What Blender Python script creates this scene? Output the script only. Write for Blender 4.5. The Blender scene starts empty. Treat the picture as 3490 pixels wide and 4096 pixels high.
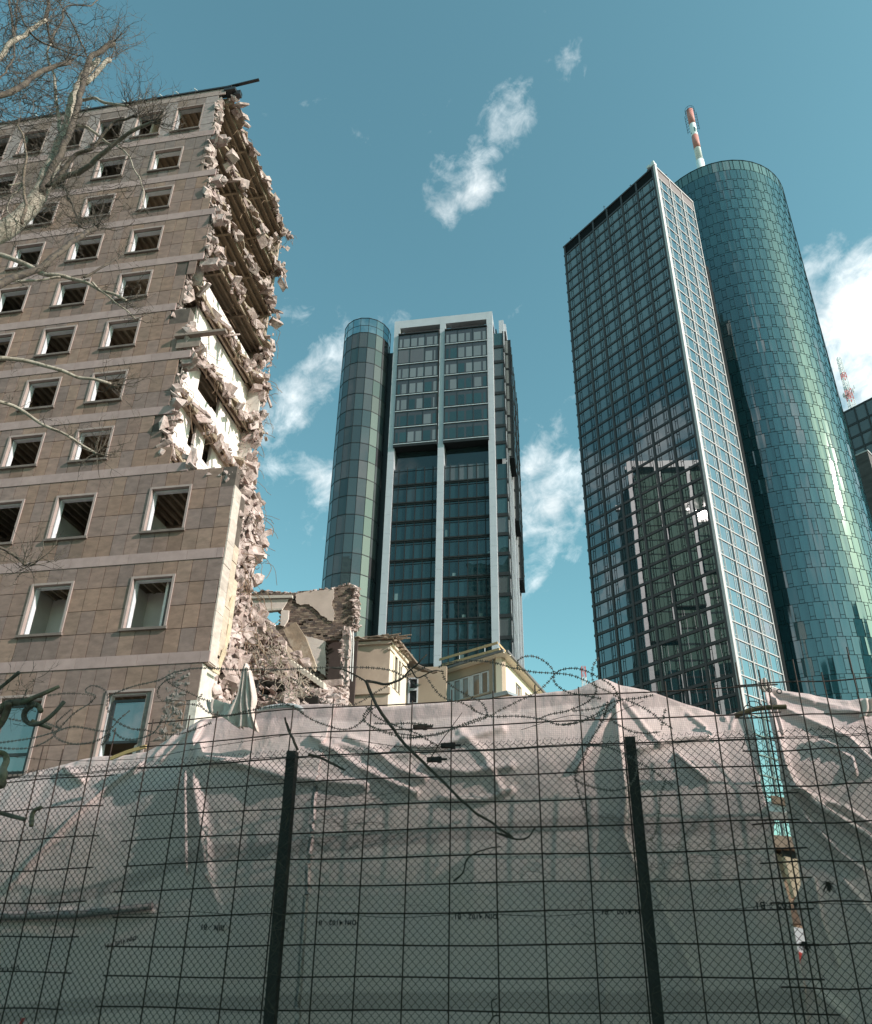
import bpy, bmesh, math, random
from mathutils import Vector, Matrix, noise
R = math.radians
S = bpy.context.scene
COL = S.collection
random.seed(7)

# ------------------------------------------------------------------ camera
F_ = 3063.0; CX = 1860.0; CY = 2384.0; PW, PH = 3490.0, 4096.0
PITCH = math.atan(1481/3063.0)
CAM = Vector((0, 0, 1.6))
FW = Vector((0, math.cos(PITCH), math.sin(PITCH))); UP = Vector((0, -math.sin(PITCH), math.cos(PITCH)))
cd = bpy.data.cameras.new('camera'); cam = bpy.data.objects.new('camera', cd); COL.objects.link(cam)
cam.location = CAM; cam.rotation_euler = (math.pi/2+PITCH, 0, 0)
cd.sensor_fit = 'HORIZONTAL'; cd.sensor_width = 36; cd.lens = 36*F_/PW
cd.shift_x = -(CX-PW/2)/PW; cd.shift_y = (CY-PH/2)/PW
cd.clip_start = .05; cd.clip_end = 6000
S.camera = cam

# ------------------------------------------------------------------ light
SUN_AZ, SUN_EL = 115.0, 30.5
SKY_TINT = (0.74, 1.08, 0.78, 1); SKY_STR = 0.15; EXPOSURE = 0.72; SUN_STR = 3.8
world = bpy.data.worlds.new('World'); S.world = world; world.use_nodes = True
sd = bpy.data.lights.new('sun', 'SUN'); sd.energy = SUN_STR; sd.angle = R(.5); sd.color = (1, .90, .86)
sun = bpy.data.objects.new('sun', sd); COL.objects.link(sun)
SUND = Vector((math.sin(R(SUN_AZ))*math.cos(R(SUN_EL)), math.cos(R(SUN_AZ))*math.cos(R(SUN_EL)), math.sin(R(SUN_EL))))
sun.rotation_euler = SUND.to_track_quat('Z', 'Y').to_euler(); sun.location = (30, -20, 60)
S.view_settings.view_transform = 'Standard'; S.view_settings.look = 'None'
S.view_settings.exposure = EXPOSURE; S.view_settings.gamma = 1
S.render.engine = 'CYCLES'

# ------------------------------------------------------------------ pixel -> place helpers
def ray(x, y): return FW + Vector(((x-CX)/F_, 0, 0)) + UP*((CY-y)/F_)
def aty(x, y, Y): r = ray(x, y); return CAM + r*(Y/r.y)
def azd(az): return Vector((math.sin(R(az)), math.cos(R(az)), 0))
def ondist(x, y, d):
    r = ray(x, y); return CAM + r*(d/math.hypot(r.x, r.y))
class Pl:                                                # a vertical plane, u along its azimuth, v behind it
    def __init__(s, P0, az):
        s.P = Vector((P0[0], P0[1], 0)); s.d = azd(az); s.n = Vector((-s.d.y, s.d.x, 0)); s.az = az
    def w(s, u, v, z): return s.P + s.d*u + s.n*v + Vector((0, 0, z))
    def px(s, x, y, v=0):
        r = ray(x, y); t = ((s.P + s.n*v - CAM).dot(s.n))/r.dot(s.n); p = CAM + r*t
        return (p-s.P).dot(s.d), p.z
    def M(s): return Matrix(((s.d.x, s.n.x, 0, s.P.x), (s.d.y, s.n.y, 0, s.P.y), (0, 0, 1, 0), (0, 0, 0, 1)))

# ------------------------------------------------------------------ node helpers
class NT:
    def __init__(s, t): s.t = t; s.n = t.nodes; s.l = t.links
    def add(s, k, **kw):
        o = s.n.new(k)
        for a, v in kw.items(): setattr(o, a, v)
        return o
    def put(s, sock, v):
        if hasattr(v, 'is_linked') or isinstance(v, bpy.types.NodeSocket): s.l.new(v, sock)
        else: sock.default_value = v
    def math(s, op, a, b=0.0, clamp=False):
        o = s.add('ShaderNodeMath', operation=op, use_clamp=clamp); s.put(o.inputs[0], a); s.put(o.inputs[1], b); return o.outputs[0]
    def vmath(s, op, a, b=(0, 0, 0)):
        o = s.add('ShaderNodeVectorMath', operation=op); s.put(o.inputs[0], a); s.put(o.inputs[1], b); return o
    def mix(s, fac, a, b, mode='MIX'):
        o = s.add('ShaderNodeMix', data_type='RGBA', blend_type=mode)
        s.put(o.inputs['Factor'], fac); s.put(o.inputs[6], a); s.put(o.inputs[7], b); return o.outputs[2]
    def noise(s, vec, scale, detail=4, rough=.55, dist=0):
        o = s.add('ShaderNodeTexNoise'); s.put(o.inputs['Vector'], vec); o.inputs['Scale'].default_value = scale
        o.inputs['Detail'].default_value = detail; o.inputs['Roughness'].default_value = rough; o.inputs['Distortion'].default_value = dist
        return o.outputs['Fac']
    def ramp(s, fac, stops, interp='LINEAR'):
        o = s.add('ShaderNodeValToRGB'); s.put(o.inputs[0], fac); cr = o.color_ramp; cr.interpolation = interp
        while len(cr.elements) < len(stops): cr.elements.new(.5)
        for e, (p, c) in zip(cr.elements, stops):
            e.position = p; e.color = (c if len(c) == 4 else (*c, 1)) if hasattr(c, '__len__') else (c, c, c, 1)
        return o.outputs[0]
    def mapr(s, v, a, b, c=0., d=1.):
        o = s.add('ShaderNodeMapRange'); s.put(o.inputs[0], v)
        for i, q in enumerate((a, b, c, d)): o.inputs[i+1].default_value = q
        return o.outputs[0]

def world_nodes():
    t = NT(world.node_tree); t.n.clear()
    sky = t.add('ShaderNodeTexSky', sky_type='NISHITA'); sky.sun_disc = False
    sky.sun_elevation = R(SUN_EL); sky.sun_rotation = R(SUN_AZ); sky.air_density = 1.0; sky.dust_density = .8; sky.ozone_density = 1.6
    c = t.mix(1.0, sky.outputs[0], SKY_TINT, 'MULTIPLY')
    gc = t.add('ShaderNodeTexCoord'); d = t.vmath('NORMALIZE', gc.outputs['Generated']).outputs[0]
    warp = t.vmath('MULTIPLY_ADD' if False else 'ADD', d, (0, 0, 0)).outputs[0]
    blobs = [  # direction (picture place of the cloud), radius in radians, weight
        ((1340, 1430), .11, .95), ((1180, 1580), .10, .80), ((1400, 1330), .06, .75), ((1600, 1270), .05, .8), ((1700, 1290), .04, .7),
        ((1910, 775), .065, 1.0), ((1800, 835), .055, .75), ((1980, 750), .045, .8), ((2060, 510), .045, .46), ((2150, 640), .045, .46), ((2275, 230), .06, .62), ((2080, 420), .05, .6), ((2230, 420), .06, .5), ((2260, 330), .05, .5),
        ((1290, 1900), .10, 1.1), ((1230, 2080), .08, .7), ((2200, 2020), .13, 1.25), ((2130, 1880), .08, 1.1), ((2150, 2330), .07, .75),
        ((3420, 1330), .16, 1.5), ((3290, 1420), .09, 1.3), ((3300, 1500), .12, 1.3), ((3550, 1150), .12, 1.4), ((3560, 1500), .2, 1.4), ((3470, 1900), .15, 1.2)]
    back = [((.9, .2, .42), .30, 1.1), ((.8, -.55, .5), .22, .8), ((.3, -.9, .5), .35, 1.0), ((-.5, -.8, .35), .35, 1.0), ((-.95, -.1, .55), .28, .85), ((-.9, .1, .28), .2, 1.0), ((0, -.6, .85), .3, .7), ((.6,-.75,.25),.2,.9)] + [((math.sin(a), math.cos(a), e), r_, w_) for a, e, r_, w_ in ((.9, .75, .12, 1.2), (1.15, .6, .09, 1.3), (1.45, .8, .12, 1.2), (1.75, .62, .08, 1.4), (2.15, .85, .12, 1.2), (2.6, .7, .1, 1.3), (3.1, .9, .12, 1.2), (3.6, .7, .1, 1.3), (4.1, .85, .12, 1.2), (4.6, .7, .1, 1.2), (5.0, 1.0, .12, 1.1))]  # rear clouds out of view, added to streak the glass reflections
    acc = None
    for (p, r, w) in [(tuple(ray(*q).normalized()), r, w) for q, r, w in blobs] + [(tuple(Vector(q).normalized()), r, w) for q, r, w in back]:
        ds = t.vmath('DISTANCE', d, p).outputs['Value']
        m = t.math('MULTIPLY', t.mapr(ds, 0, r, 1, 0), w)
        acc = m if acc is None else t.math('MAXIMUM', acc, m)
    dr = t.add('ShaderNodeVectorRotate'); t.l.new(d, dr.inputs['Vector']); dr.inputs['Axis'].default_value = (0, 1, 0); dr.inputs['Angle'].default_value = .6
    n1 = t.noise(t.vmath('MULTIPLY', dr.outputs[0], (1.0, 1, 1.7)).outputs[0], 10, 12, .56, .45)
    n2 = t.noise(d, 42, 8, .65, .5)
    n = t.math('ADD', t.math('MULTIPLY', n1, .7), t.math('MULTIPLY', n2, .3))
    dens = t.math('ADD', t.math('MULTIPLY', acc, .62), t.math('SUBTRACT', t.math('MULTIPLY', t.math('SUBTRACT', n, .5), 2.3), .36))
    fac = t.mapr(dens, -.05, .62, 0, 1)
    fac = t.math('POWER', fac, 1.25)
    shade = t.mapr(t.noise(d, 14, 5, .55), .35, .68, .72, 1.0)
    lum = t.math('MULTIPLY', shade, 6.9)
    cc = t.add('ShaderNodeCombineColor'); t.put(cc.inputs[0], t.math('MULTIPLY', lum, .97)); t.put(cc.inputs[1], lum); t.put(cc.inputs[2], t.math('MULTIPLY', lum, 1.0))
    c = t.mix(fac, c, cc.outputs[0])
    bg = t.add('ShaderNodeBackground'); t.put(bg.inputs[0], c); bg.inputs[1].default_value = SKY_STR
    o = t.add('ShaderNodeOutputWorld'); t.l.new(bg.outputs[0], o.inputs[0])
world_nodes()

MATS = {}
def mat(name, col, rough=.8, var=.15, scale=3., bump=.0, metal=0, ior=1.45, attr=False, spec=.5, stretch=(1, 1, 1), col2=None, bscale=None, trans=0, coat=0):
    if name in MATS: return MATS[name]
    m = bpy.data.materials.new(name); m.use_nodes = True; MATS[name] = m
    t = NT(m.node_tree); b = t.n['Principled BSDF']; out = t.n['Material Output']
    tc = t.add('ShaderNodeTexCoord'); v = t.vmath('MULTIPLY', tc.outputs['Object'], stretch).outputs[0]
    base = (*col, 1)
    if attr:
        a = t.add('ShaderNodeAttribute', attribute_name='col'); base = a.outputs['Color']
    nz = t.noise(v, scale, 6, .6)
    f = t.mapr(nz, .3, .7, 1-var, 1+var)
    if col2: base = t.mix(t.mapr(t.noise(v, scale*.6, 5, .65), .46, .56), base, (*col2, 1))
    c = t.mix(1.0, base, f, 'MULTIPLY')
    t.put(b.inputs['Base Color'], c)
    b.inputs['Roughness'].default_value = rough; b.inputs['Metallic'].default_value = metal; b.inputs['IOR'].default_value = ior
    b.inputs['Specular IOR Level'].default_value = spec; b.inputs['Coat Weight'].default_value = coat
    if bump:
        bp = t.add('ShaderNodeBump'); bp.inputs['Strength'].default_value = 1; bp.inputs['Distance'].default_value = bump
        t.put(bp.inputs['Height'], t.noise(v, bscale or scale*3, 6, .65)); t.l.new(bp.outputs[0], b.inputs['Normal'])
    if trans:
        tr = t.add('ShaderNodeBsdfTranslucent'); t.put(tr.inputs[0], c); ms = t.add('ShaderNodeMixShader'); ms.inputs[0].default_value = trans
        t.l.new(b.outputs[0], ms.inputs[1]); t.l.new(tr.outputs[0], ms.inputs[2]); t.l.new(ms.outputs[0], out.inputs[0])
    return m
def glass(name, col, ior=2.0, rough=.02, wav=.004, wscale=.22, attr=True, stretch=(1, 1, 1)):
    if name in MATS: return MATS[name]
    m = bpy.data.materials.new(name); m.use_nodes = True; MATS[name] = m
    t = NT(m.node_tree); b = t.n['Principled BSDF']
    tc = t.add('ShaderNodeTexCoord')
    base = (*col, 1)
    if attr: a = t.add('ShaderNodeAttribute', attribute_name='col'); base = a.outputs['Color']
    t.put(b.inputs['Base Color'], base); b.inputs['Roughness'].default_value = rough; b.inputs['IOR'].default_value = ior
    bp = t.add('ShaderNodeBump'); bp.inputs['Strength'].default_value = 1; bp.inputs['Distance'].default_value = wav
    t.put(bp.inputs['Height'], t.noise(t.vmath('MULTIPLY', tc.outputs['Object'], stretch).outputs[0], wscale*3, 2, .5)); t.l.new(bp.outputs[0], b.inputs['Normal'])
    return m

# ------------------------------------------------------------------ mesh builder
_bm = bmesh.new(); bmesh.ops.create_icosphere(_bm, subdivisions=1, radius=1)
ICO_V = [v.co.copy() for v in _bm.verts]; ICO_F = [[v.index for v in f.verts] for f in _bm.faces]; _bm.free()
_bm = bmesh.new(); bmesh.ops.create_icosphere(_bm, subdivisions=2, radius=1)
ICO2_V = [v.co.copy() for v in _bm.verts]; ICO2_F = [[v.index for v in f.verts] for f in _bm.faces]; _bm.free()

class MB:
    def __init__(s, M=None): s.v = []; s.f = []; s.c = []; s.mi = []; s.M = M; s.col = (.5, .5, .5); s.m = 0
    def V(s, p):
        s.v.append(tuple(s.M @ Vector(p)) if s.M else tuple(p)); return len(s.v)-1
    def F(s, idx): s.f.append(idx); s.c.append(s.col); s.mi.append(s.m)
    def quad(s, a, b, c, d): s.F([s.V(a), s.V(b), s.V(c), s.V(d)])
    def poly(s, pts): s.F([s.V(p) for p in pts])
    def box(s, x0, x1, y0, y1, z0, z1, j=0):
        q = [(x, y, z) for z in (z0, z1) for y in (y0, y1) for x in (x0, x1)]
        if j: q = [tuple(c+random.uniform(-j, j) for c in p) for p in q]
        i = [s.V(p) for p in q]
        for f in ((0, 2, 3, 1), (4, 5, 7, 6), (0, 1, 5, 4), (2, 6, 7, 3), (0, 4, 6, 2), (1, 3, 7, 5)): s.F([i[k] for k in f])
    def obox(s, c, ax, ay, az, hx, hy, hz):
        i = []
        for z in (-1, 1):
            for y in (-1, 1):
                for x in (-1, 1): i.append(s.V(c + ax*(x*hx) + ay*(y*hy) + az*(z*hz)))
        for f in ((0, 2, 3, 1), (4, 5, 7, 6), (0, 1, 5, 4), (2, 6, 7, 3), (0, 4, 6, 2), (1, 3, 7, 5)): s.F([i[k] for k in f])
    def bar(s, a, b, w, h=None):
        a = Vector(a); b = Vector(b); d = (b-a); L = d.length
        if L < 1e-6: return
        d /= L; up = Vector((0, 0, 1)) if abs(d.z) < .95 else Vector((0, 1, 0)); x = d.cross(up).normalized(); y = x.cross(d)
        s.obox((a+b)/2, d, x, y, L/2, w/2, (h or w)/2)
    def tube(s, pts, r, n=5, cap=True):
        pts = [Vector(p) for p in pts]; N = len(pts)
        if not hasattr(r, '__len__'): r = [r]*N
        prev = None; rings = []
        for i, p in enumerate(pts):
            t = (pts[min(i+1, N-1)]-pts[max(i-1, 0)])
            t = t.normalized() if t.length > 1e-9 else Vector((0, 0, 1))
            if prev is None: a = t.orthogonal().normalized()
            else:
                a = prev - t*prev.dot(t); a = a.normalized() if a.length > 1e-6 else t.orthogonal().normalized()
            prev = a; b = t.cross(a)
            rings.append([s.V(p + (a*math.cos(2*math.pi*k/n)+b*math.sin(2*math.pi*k/n))*r[i]) for k in range(n)])
        for i in range(N-1):
            for k in range(n): s.F([rings[i][k], rings[i][(k+1) % n], rings[i+1][(k+1) % n], rings[i+1][k]])
        if cap: s.F(rings[0][::-1]); s.F(rings[-1])
    def prism(s, poly, z0, z1):            # poly in local x,y
        a = [s.V((p[0], p[1], z0)) for p in poly]; b = [s.V((p[0], p[1], z1)) for p in poly]; n = len(poly)
        s.F(a[::-1]); s.F(b)
        for i in range(n): s.F([a[i], a[(i+1) % n], b[(i+1) % n], b[i]])
    def vprism(s, poly, y0, y1):           # poly in local x,z, extruded in y
        a = [s.V((p[0], y0, p[1])) for p in poly]; b = [s.V((p[0], y1, p[1])) for p in poly]; n = len(poly)
        s.F(a); s.F(b[::-1])
        for i in range(n): s.F([a[i], b[i], b[(i+1) % n], a[(i+1) % n]])
    def rock(s, c, r, ani=(1, 1, 1), rnd=random, fine=False, jag=.45):
        c = Vector(c)
        if not fine and rnd.random() < .62:                          # angular shard instead of a rounded lump
            R3 = Matrix.Rotation(rnd.uniform(0, 6.3), 3, 'Z') @ Matrix.Rotation(rnd.uniform(-.9, .9), 3, 'X') @ Matrix.Rotation(rnd.uniform(0, 6.3), 3, 'Y'); hx, hy, hz = rnd.uniform(.5, 1.5), rnd.uniform(.35, 1.0), rnd.uniform(.12, .6); i = []
            for z in (-1, 1):
                for y in (-1, 1):
                    for x in (-1, 1):
                        p = R3 @ Vector((x*hx*rnd.uniform(.45, 1.1), y*hy*rnd.uniform(.4, 1.1), z*hz*rnd.uniform(.5, 1.1))); i.append(s.V(c+Vector((p.x*ani[0], p.y*ani[1], p.z*ani[2]))*r))
            for f in ((0, 2, 3, 1), (4, 5, 7, 6), (0, 1, 5, 4), (2, 6, 7, 3), (0, 4, 6, 2), (1, 3, 7, 5)): s.F([i[k] for k in f])
            return
        q = Matrix.Rotation(rnd.uniform(0, 6.3), 3, 'X') @ Matrix.Rotation(rnd.uniform(0, 6.3), 3, 'Z')
        VV, FF = (ICO2_V, ICO2_F) if fine else (ICO_V, ICO_F); o = Vector((rnd.uniform(0, 99), rnd.uniform(0, 99), 0))
        sc = (rnd.uniform(.55, 1.2), rnd.uniform(.5, 1.), rnd.uniform(.4, .9)); i = []
        for v in VV:
            k = 1+rnd.uniform(-jag, jag)*.6 + noise.noise(v*1.3+o)*jag*1.4
            p = q @ Vector((v.x*sc[0]*k, v.y*sc[1]*k, v.z*sc[2]*k)); i.append(s.V(c + Vector((p.x*ani[0], p.y*ani[1], p.z*ani[2]))*r))
        for f in FF: s.F([i[k] for k in f])
    def build(s, name, mats, parent=None, smooth=False):
        me = bpy.data.meshes.new(name); me.from_pydata(s.v, [], s.f)
        if not isinstance(mats, (list, tuple)): mats = [mats]
        for m in mats: me.materials.append(m)
        if any(s.mi): me.polygons.foreach_set('material_index', s.mi)
        at = me.attributes.new('col', 'FLOAT_COLOR', 'FACE'); fl = []
        for c in s.c: fl += [c[0], c[1], c[2], 1.0]
        at.data.foreach_set('color', fl)
        if smooth: me.polygons.foreach_set('use_smooth', [True]*len(s.f))
        me.update(); o = bpy.data.objects.new(name, me); COL.objects.link(o)
        if parent: o.parent = parent; o.matrix_parent_inverse = parent.matrix_world.inverted()
        return o
def thing(name, label, cat, loc=(0, 0, 0), group=None):
    o = bpy.data.objects.new(name, None); COL.objects.link(o); o.location = loc
    o.matrix_world = Matrix.Translation(Vector(loc)); o.empty_display_size = .3
    o['label'] = label; o['category'] = cat
    if group: o['group'] = group
    return o
def tag(o, label=None, cat=None, group=None, kind=None):
    for k, v in (('label', label), ('category', cat), ('group', group), ('kind', kind)):
        if v: o[k] = v
    return o
def jit(c, a, rnd=random):
    k = 1+rnd.uniform(-a, a); return tuple(max(0, x*k) for x in c)
def catmull(pts, n=6):
    pts = [Vector(p) for p in pts]; out = []
    P = [pts[0]*2-pts[1]] + pts + [pts[-1]*2-pts[-2]]
    for i in range(1, len(P)-2):
        a, b, c, d = P[i-1:i+3]
        for k in range(n):
            t = k/n; out.append(.5*((2*b)+(c-a)*t+(2*a-5*b+4*c-d)*t*t+(3*b-a-3*c+d)*t**3))
    out.append(pts[-1]); return out
def inpoly(x, y, P):
    r = False; j = len(P)-1
    for i in range(len(P)):
        xi, yi = P[i]; xj, yj = P[j]
        if (yi > y) != (yj > y) and x < (xj-xi)*(y-yi)/(yj-yi)+xi: r = not r
        j = i
    return r
def interp(x, tab):
    if x <= tab[0][0]: return tab[0][1]
    for (a, b), (c, d) in zip(tab, tab[1:]):
        if x <= c: return b+(d-b)*(x-a)/(c-a) if c > a else d
    return tab[-1][1]

# shared materials
m_stone = mat('sandstone_cladding', (.2, .15, .11), .75, .22, 2.2, .006, attr=True, stretch=(1, 1, 2.2), bscale=14)
m_band = mat('pink_sandstone', (.33, .265, .25), .75, .12, 2.5, .004, attr=True)
m_conc = mat('broken_concrete', (.35, .265, .24), .9, .4, 2.2, .035, attr=False, col2=(.48, .385, .36), bscale=8)
m_concd = mat('slab_concrete', (.29, .23, .17), .9, .3, 1.2, .01)
m_plaster = mat('white_plaster', (.78, .69, .65), .85, .08, 1.2, .004)
m_brownwall = mat('brown_render', (.36, .28, .22), .9, .15, .9, .01)
m_wframe = mat('white_window_paint', (.6, .6, .62), .45, .08, 4)
m_dark = mat('black_sheet_metal', (.025, .026, .028), .4, .2, 3)
m_rust = mat('rusted_steel', (.045, .024, .018), .75, .35, 12, .001)
m_rebar = mat('rusty_rebar', (.22, .14, .09), .8, .3, 8)
m_plank = mat('plain_timber', (.52, .36, .2), .8, .2, 5, stretch=(1, 1, 8))

# ------------------------------------------------------------------ setting
def ground():
    b = MB(); n = 24; s = 3000
    b.quad((-s, -s, 0), (s, -s, 0), (s, s, 0), (-s, s, 0))
    tag(b.build('ground', mat('dusty_ground', (.2, .18, .155), .95, .3, .3)), kind='structure')
    b = MB(); b.quad((-60, -6, .004), (60, -6, .004), (60, 3.2, .004), (-60, 3.2, .004))
    tag(b.build('pavement', mat('pavement_slabs', (.52, .46, .42), .9, .15, 1.5)), kind='structure')
    b = MB(); b.quad((-200, -18, .008), (200, -18, .008), (200, -6.1, .008), (-200, -6.1, .008))
    tag(b.build('road', mat('asphalt', (.05, .05, .052), .85, .2, 8)), kind='structure')
ground()

# ------------------------------------------------------------------ half demolished office building
P0 = ray(800, 2650); P0 = CAM + P0*(27.5/P0.y)
OB = Pl(P0, 98.5)
UL = -26.0; DEP = 10.0
BANDS = [12.06, 16.62, 21.12, 24.42, 27.75, 31.02, 34.42, 37.82, 41.1, 44.72]      # lower edge of each stone band
BT = .46
# right-hand torn edge of the facade: (z, u)
EDGE = [(0, -.5), (9, -.5), (12.0, .3), (20.2, .3), (20.25, -.3), (20.9, -.35), (21.0, -1.1), (21.2, -2.0), (22.0, -2.25), (22.1, -3.55), (24.4, -3.62), (24.5, -3.2), (24.95, -3.3), (25.1, -3.55), (27.6, -3.57),
        (27.7, -2.9), (28.2, -3.2), (28.8, -3.45), (30.3, -3.55), (30.5, -4.5), (31.4, -4.3), (31.6, -4.2), (33.8, -4.16), (34.0, -3.5), (34.6, -3.3), (35.0, -3.42), (37.7, -3.44), (37.9, -3.2), (38.4, -3.3), (39.0, -4.0),
        (40.8, -4.1), (41.0, -3.9), (41.5, -3.7), (41.7, -4.56), (44.1, -4.58), (44.7, -4.3), (45.3, -4.59), (48.2, -4.6), (48.5, -4.15), (49.2, -4.1)]
def edge(z): return interp(z, EDGE)
WIN = []   # (row, u0, u1, z0, z1)
for k in range(7): WIN.append((0, -7.15-2.52*k, -5.38-2.52*k, 45.5, 47.85))
UPZ = [(42.12, 44.02), (38.85, 40.7), (35.5, 37.42), (32.2, 34.1), (28.88, 30.78), (25.5, 27.4), (22.13, 24.03)]
for i, (a, b) in enumerate(UPZ):
    for k in range(5): WIN.append((i+1, -7.9-3.47*k, -6.05-3.47*k, a, b))
for u in (-3.58, -8.02, -11.5, -15.0): WIN.append((8, u, u+1.93, 18.05, 20.37))
for u in (-3.57, -8.05, -11.5): WIN.append((9, u, u+1.92, 13.57, 16.0))
for u in (-3.6, -8.1): WIN.append((10, u, u+1.97, 7.9, 11.1))
FZ = [12.0, 16.5, 21.0] + [b+.1 for b in BANDS[3:]] + [48.75]      # top of each structural floor

def office_building():
    T = thing('office_building', 'tall stone-clad office building torn open on its right side, under demolition', 'building', OB.w(UL, 0, 0))
    M = OB.M(); rnd = random.Random(3)
    zs = [0] + BANDS + [48.45]
    # backing wall + cladding
    wall = MB(M); clad = MB(M)
    def panel(u0, u1, z0, z1, y=-.03, pal='brown', stain=False):
        zc = (z0+z1)/2; e = edge(zc)
        if u0 >= e-.05: return
        u1 = min(u1, e + rnd.uniform(-.05, .05)) if u1 > e else u1
        if u1-u0 < .06: return
        if u1 > e-.5 and rnd.random() < .06: return
        base = rnd.choice([(.240, .157, .128), (.232, .156, .131), (.245, .162, .126), (.214, .150, .132), (.252, .160, .121)]) if pal == 'brown' else (.31, .235, .215)
        if pal == 'brown' and zc > 41.6: base = tuple(.65*a+.35*b for a, b in zip(base, (.15, .135, .13)))
        if pal == 'pier': base = (.29, .235, .225)
        dk = 1.0*(.8 if stain else 1); base = tuple(q*dk for q in base); clad.col = jit(base, .10 if pal == 'brown' else .06, rnd); g = .013
        dy = rnd.uniform(-.004, .004)
        clad.box(u0+g, u1-g, y+dy, 0.0, z0+g, z1-g)
    for fi in range(len(zs)-1):
        z0 = zs[fi] + (BT if fi else 0); z1 = zs[fi+1]
        ws = sorted([w for w in WIN if w[3] > z0-.6 and w[4] < z1+.3], key=lambda w: w[1])
        row = ws[0][0] if ws else -1
        # intervals along u
        cuts = [UL]; kinds = []
        for w in ws: cuts += [w[1], w[2]]; kinds += ['p', w]
        cuts.append(.3); kinds.append('p')
        for k, (a, b) in enumerate(zip(cuts, cuts[1:])):
            kd = kinds[k]
            if kd == 'p':
                be = min(b, edge((z0+z1)/2)-.02)
                if be > a+.05: wall.box(a, be, .005, .38, z0-.02, z1+.02)
                n = max(1, round((b-a)/.62)) if row else 1
                H = z1-z0; nz = 3 if H < 3.5 else (4 if H < 5 else 8)
                if row == 0: nz = 5
                off = 0
                for i in range(n):
                    for j in range(nz):
                        panel(a+(b-a)*i/n, a+(b-a)*(i+1)/n, z0+H*j/nz, z0+H*(j+1)/nz, pal='brown' if row else 'pier')
            else:
                w = kd
                if edge(w[3]) < w[2]-.1 and row not in (0,): pass
                for (q0, q1) in ((z0, w[3]), (w[4], z1)):
                    if q1-q0 < .04: continue
                    be = min(b, edge((q0+q1)/2)-.02)
                    if be > a: wall.box(a, be, .005, .38, q0-.02, q1+.02)
                    n = 3; m_ = max(1, round((q1-q0)/1.1))
                    for i in range(n):
                        for j in range(m_): panel(a+(b-a)*i/n, a+(b-a)*(i+1)/n, q0+(q1-q0)*j/m_, q0+(q1-q0)*(j+1)/m_, stain=(q1 == w[3] and rnd.random() < .7))
    wall.box(UL, -4.7, .005, .38, 48.4, 48.95)
    clad.col = (.3, .26, .25)
    x = UL
    while x < -4.2:
        panel(x, min(x+1.26, -4.12), 48.45, 49.0, y=-.05, pal='band'); x += 1.26
    # side wall of the lower part (corner cladding), panels toned paler for the raking sun
    def sidepanel(v0, v1, z0, z1, col, off=0, tilt=0):
        clad.col = jit(col, .06, rnd); clad.box(.3-.03+off, .33+off+.004, v0+.006, v1-.006, z0+.008, z1-.008)
    wall.box(-.1, .27, .38, 1.2, 12.1, 20.1)
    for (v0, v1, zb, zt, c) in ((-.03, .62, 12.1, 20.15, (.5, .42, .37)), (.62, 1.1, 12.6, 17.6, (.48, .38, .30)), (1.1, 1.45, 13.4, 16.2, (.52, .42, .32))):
        z = zb
        while z < zt-.2:
            h = 1.06 if zt-z > 1.1 else zt-z
            sidepanel(v0, v1, z, z+h, c, rnd.uniform(0, .035), 0); z += h
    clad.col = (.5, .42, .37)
    clad.box(-.45, .33, -.035, .9, 12.06, 12.5)
    # loose tilted slabs
    for (u, v, z, w, h) in ((.36, .95, 12.5, .3, .9), (.36, 1.2, 13.6, .25, 1.1), (.4, .6, 11.9, .6, .12), (.36, 1.0, 14.9, .22, .8)):
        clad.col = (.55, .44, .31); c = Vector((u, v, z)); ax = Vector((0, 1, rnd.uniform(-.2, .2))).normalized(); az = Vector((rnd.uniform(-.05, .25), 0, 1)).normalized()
        clad.obox(c, Vector((1, 0, 0)), ax, az, .015, w/2, h/2)
    wall.build('facade_wall', mat('dark_backing_wall', (.10, .078, .066), .95, .3, 3), T); clad.build('stone_cladding', m_stone, T)
    # stone bands
    for z in BANDS:
        b = MB(M); e = edge(z+.2)+rnd.uniform(-.1, .12); x = UL; L = 1.3 if z < 20 else 1.0
        while x < e-.1:
            x1 = min(x+L, e); b.col = jit((.34, .245, .23), .05, rnd); b.box(x+.006, x1-.006, -.055, .02, z, z+BT); x = x1
        b.build('stone_band', m_band, T)
    # windows: stone surround, white frame, sill
    for (row, u0, u1, z0, z1) in WIN:
        if u1 > edge(z0)+.1: continue
        f = MB(M); f.col = (.33, .255, .235); t = .10 if row else .07; y0 = -.07 if row else -.045
        f.box(u0, u0+t, y0, .1, z0, z1); f.box(u1-t, u1, y0, .1, z0, z1); f.box(u0+t, u1-t, y0+.003, .1, z1-t, z1)
        w = f.build('window', m_band, T)
        g = MB(M); a0, a1, b0, b1 = u0+t, u1-t, z0+.1, z1-t; k = .05
        g.box(a0, a0+k, .12, .34, b0, b1); g.box(a1-k, a1, .12, .34, b0, b1); g.box(a0+k, a1-k, .123, .34, b1-k, b1); g.box(a0+k, a1-k, .123, .34, b0, b0+k*.8)
        g.build('frame', m_wframe if row else mat('old_dark_frame', (.3, .3, .31), .5), w)
        s_ = MB(M); s_.col = (.16, .125, .11); s_.box(u0-.05, u1+.05, -.13, .12, z0-.02, z0+.09); s_.build('sill', m_stone, w)
    # glazed sashes that survive on the lowest floor
    gl = glass('old_window_glass', (.05, .06, .065), 2.6, .02, .002, .3, False)
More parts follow.
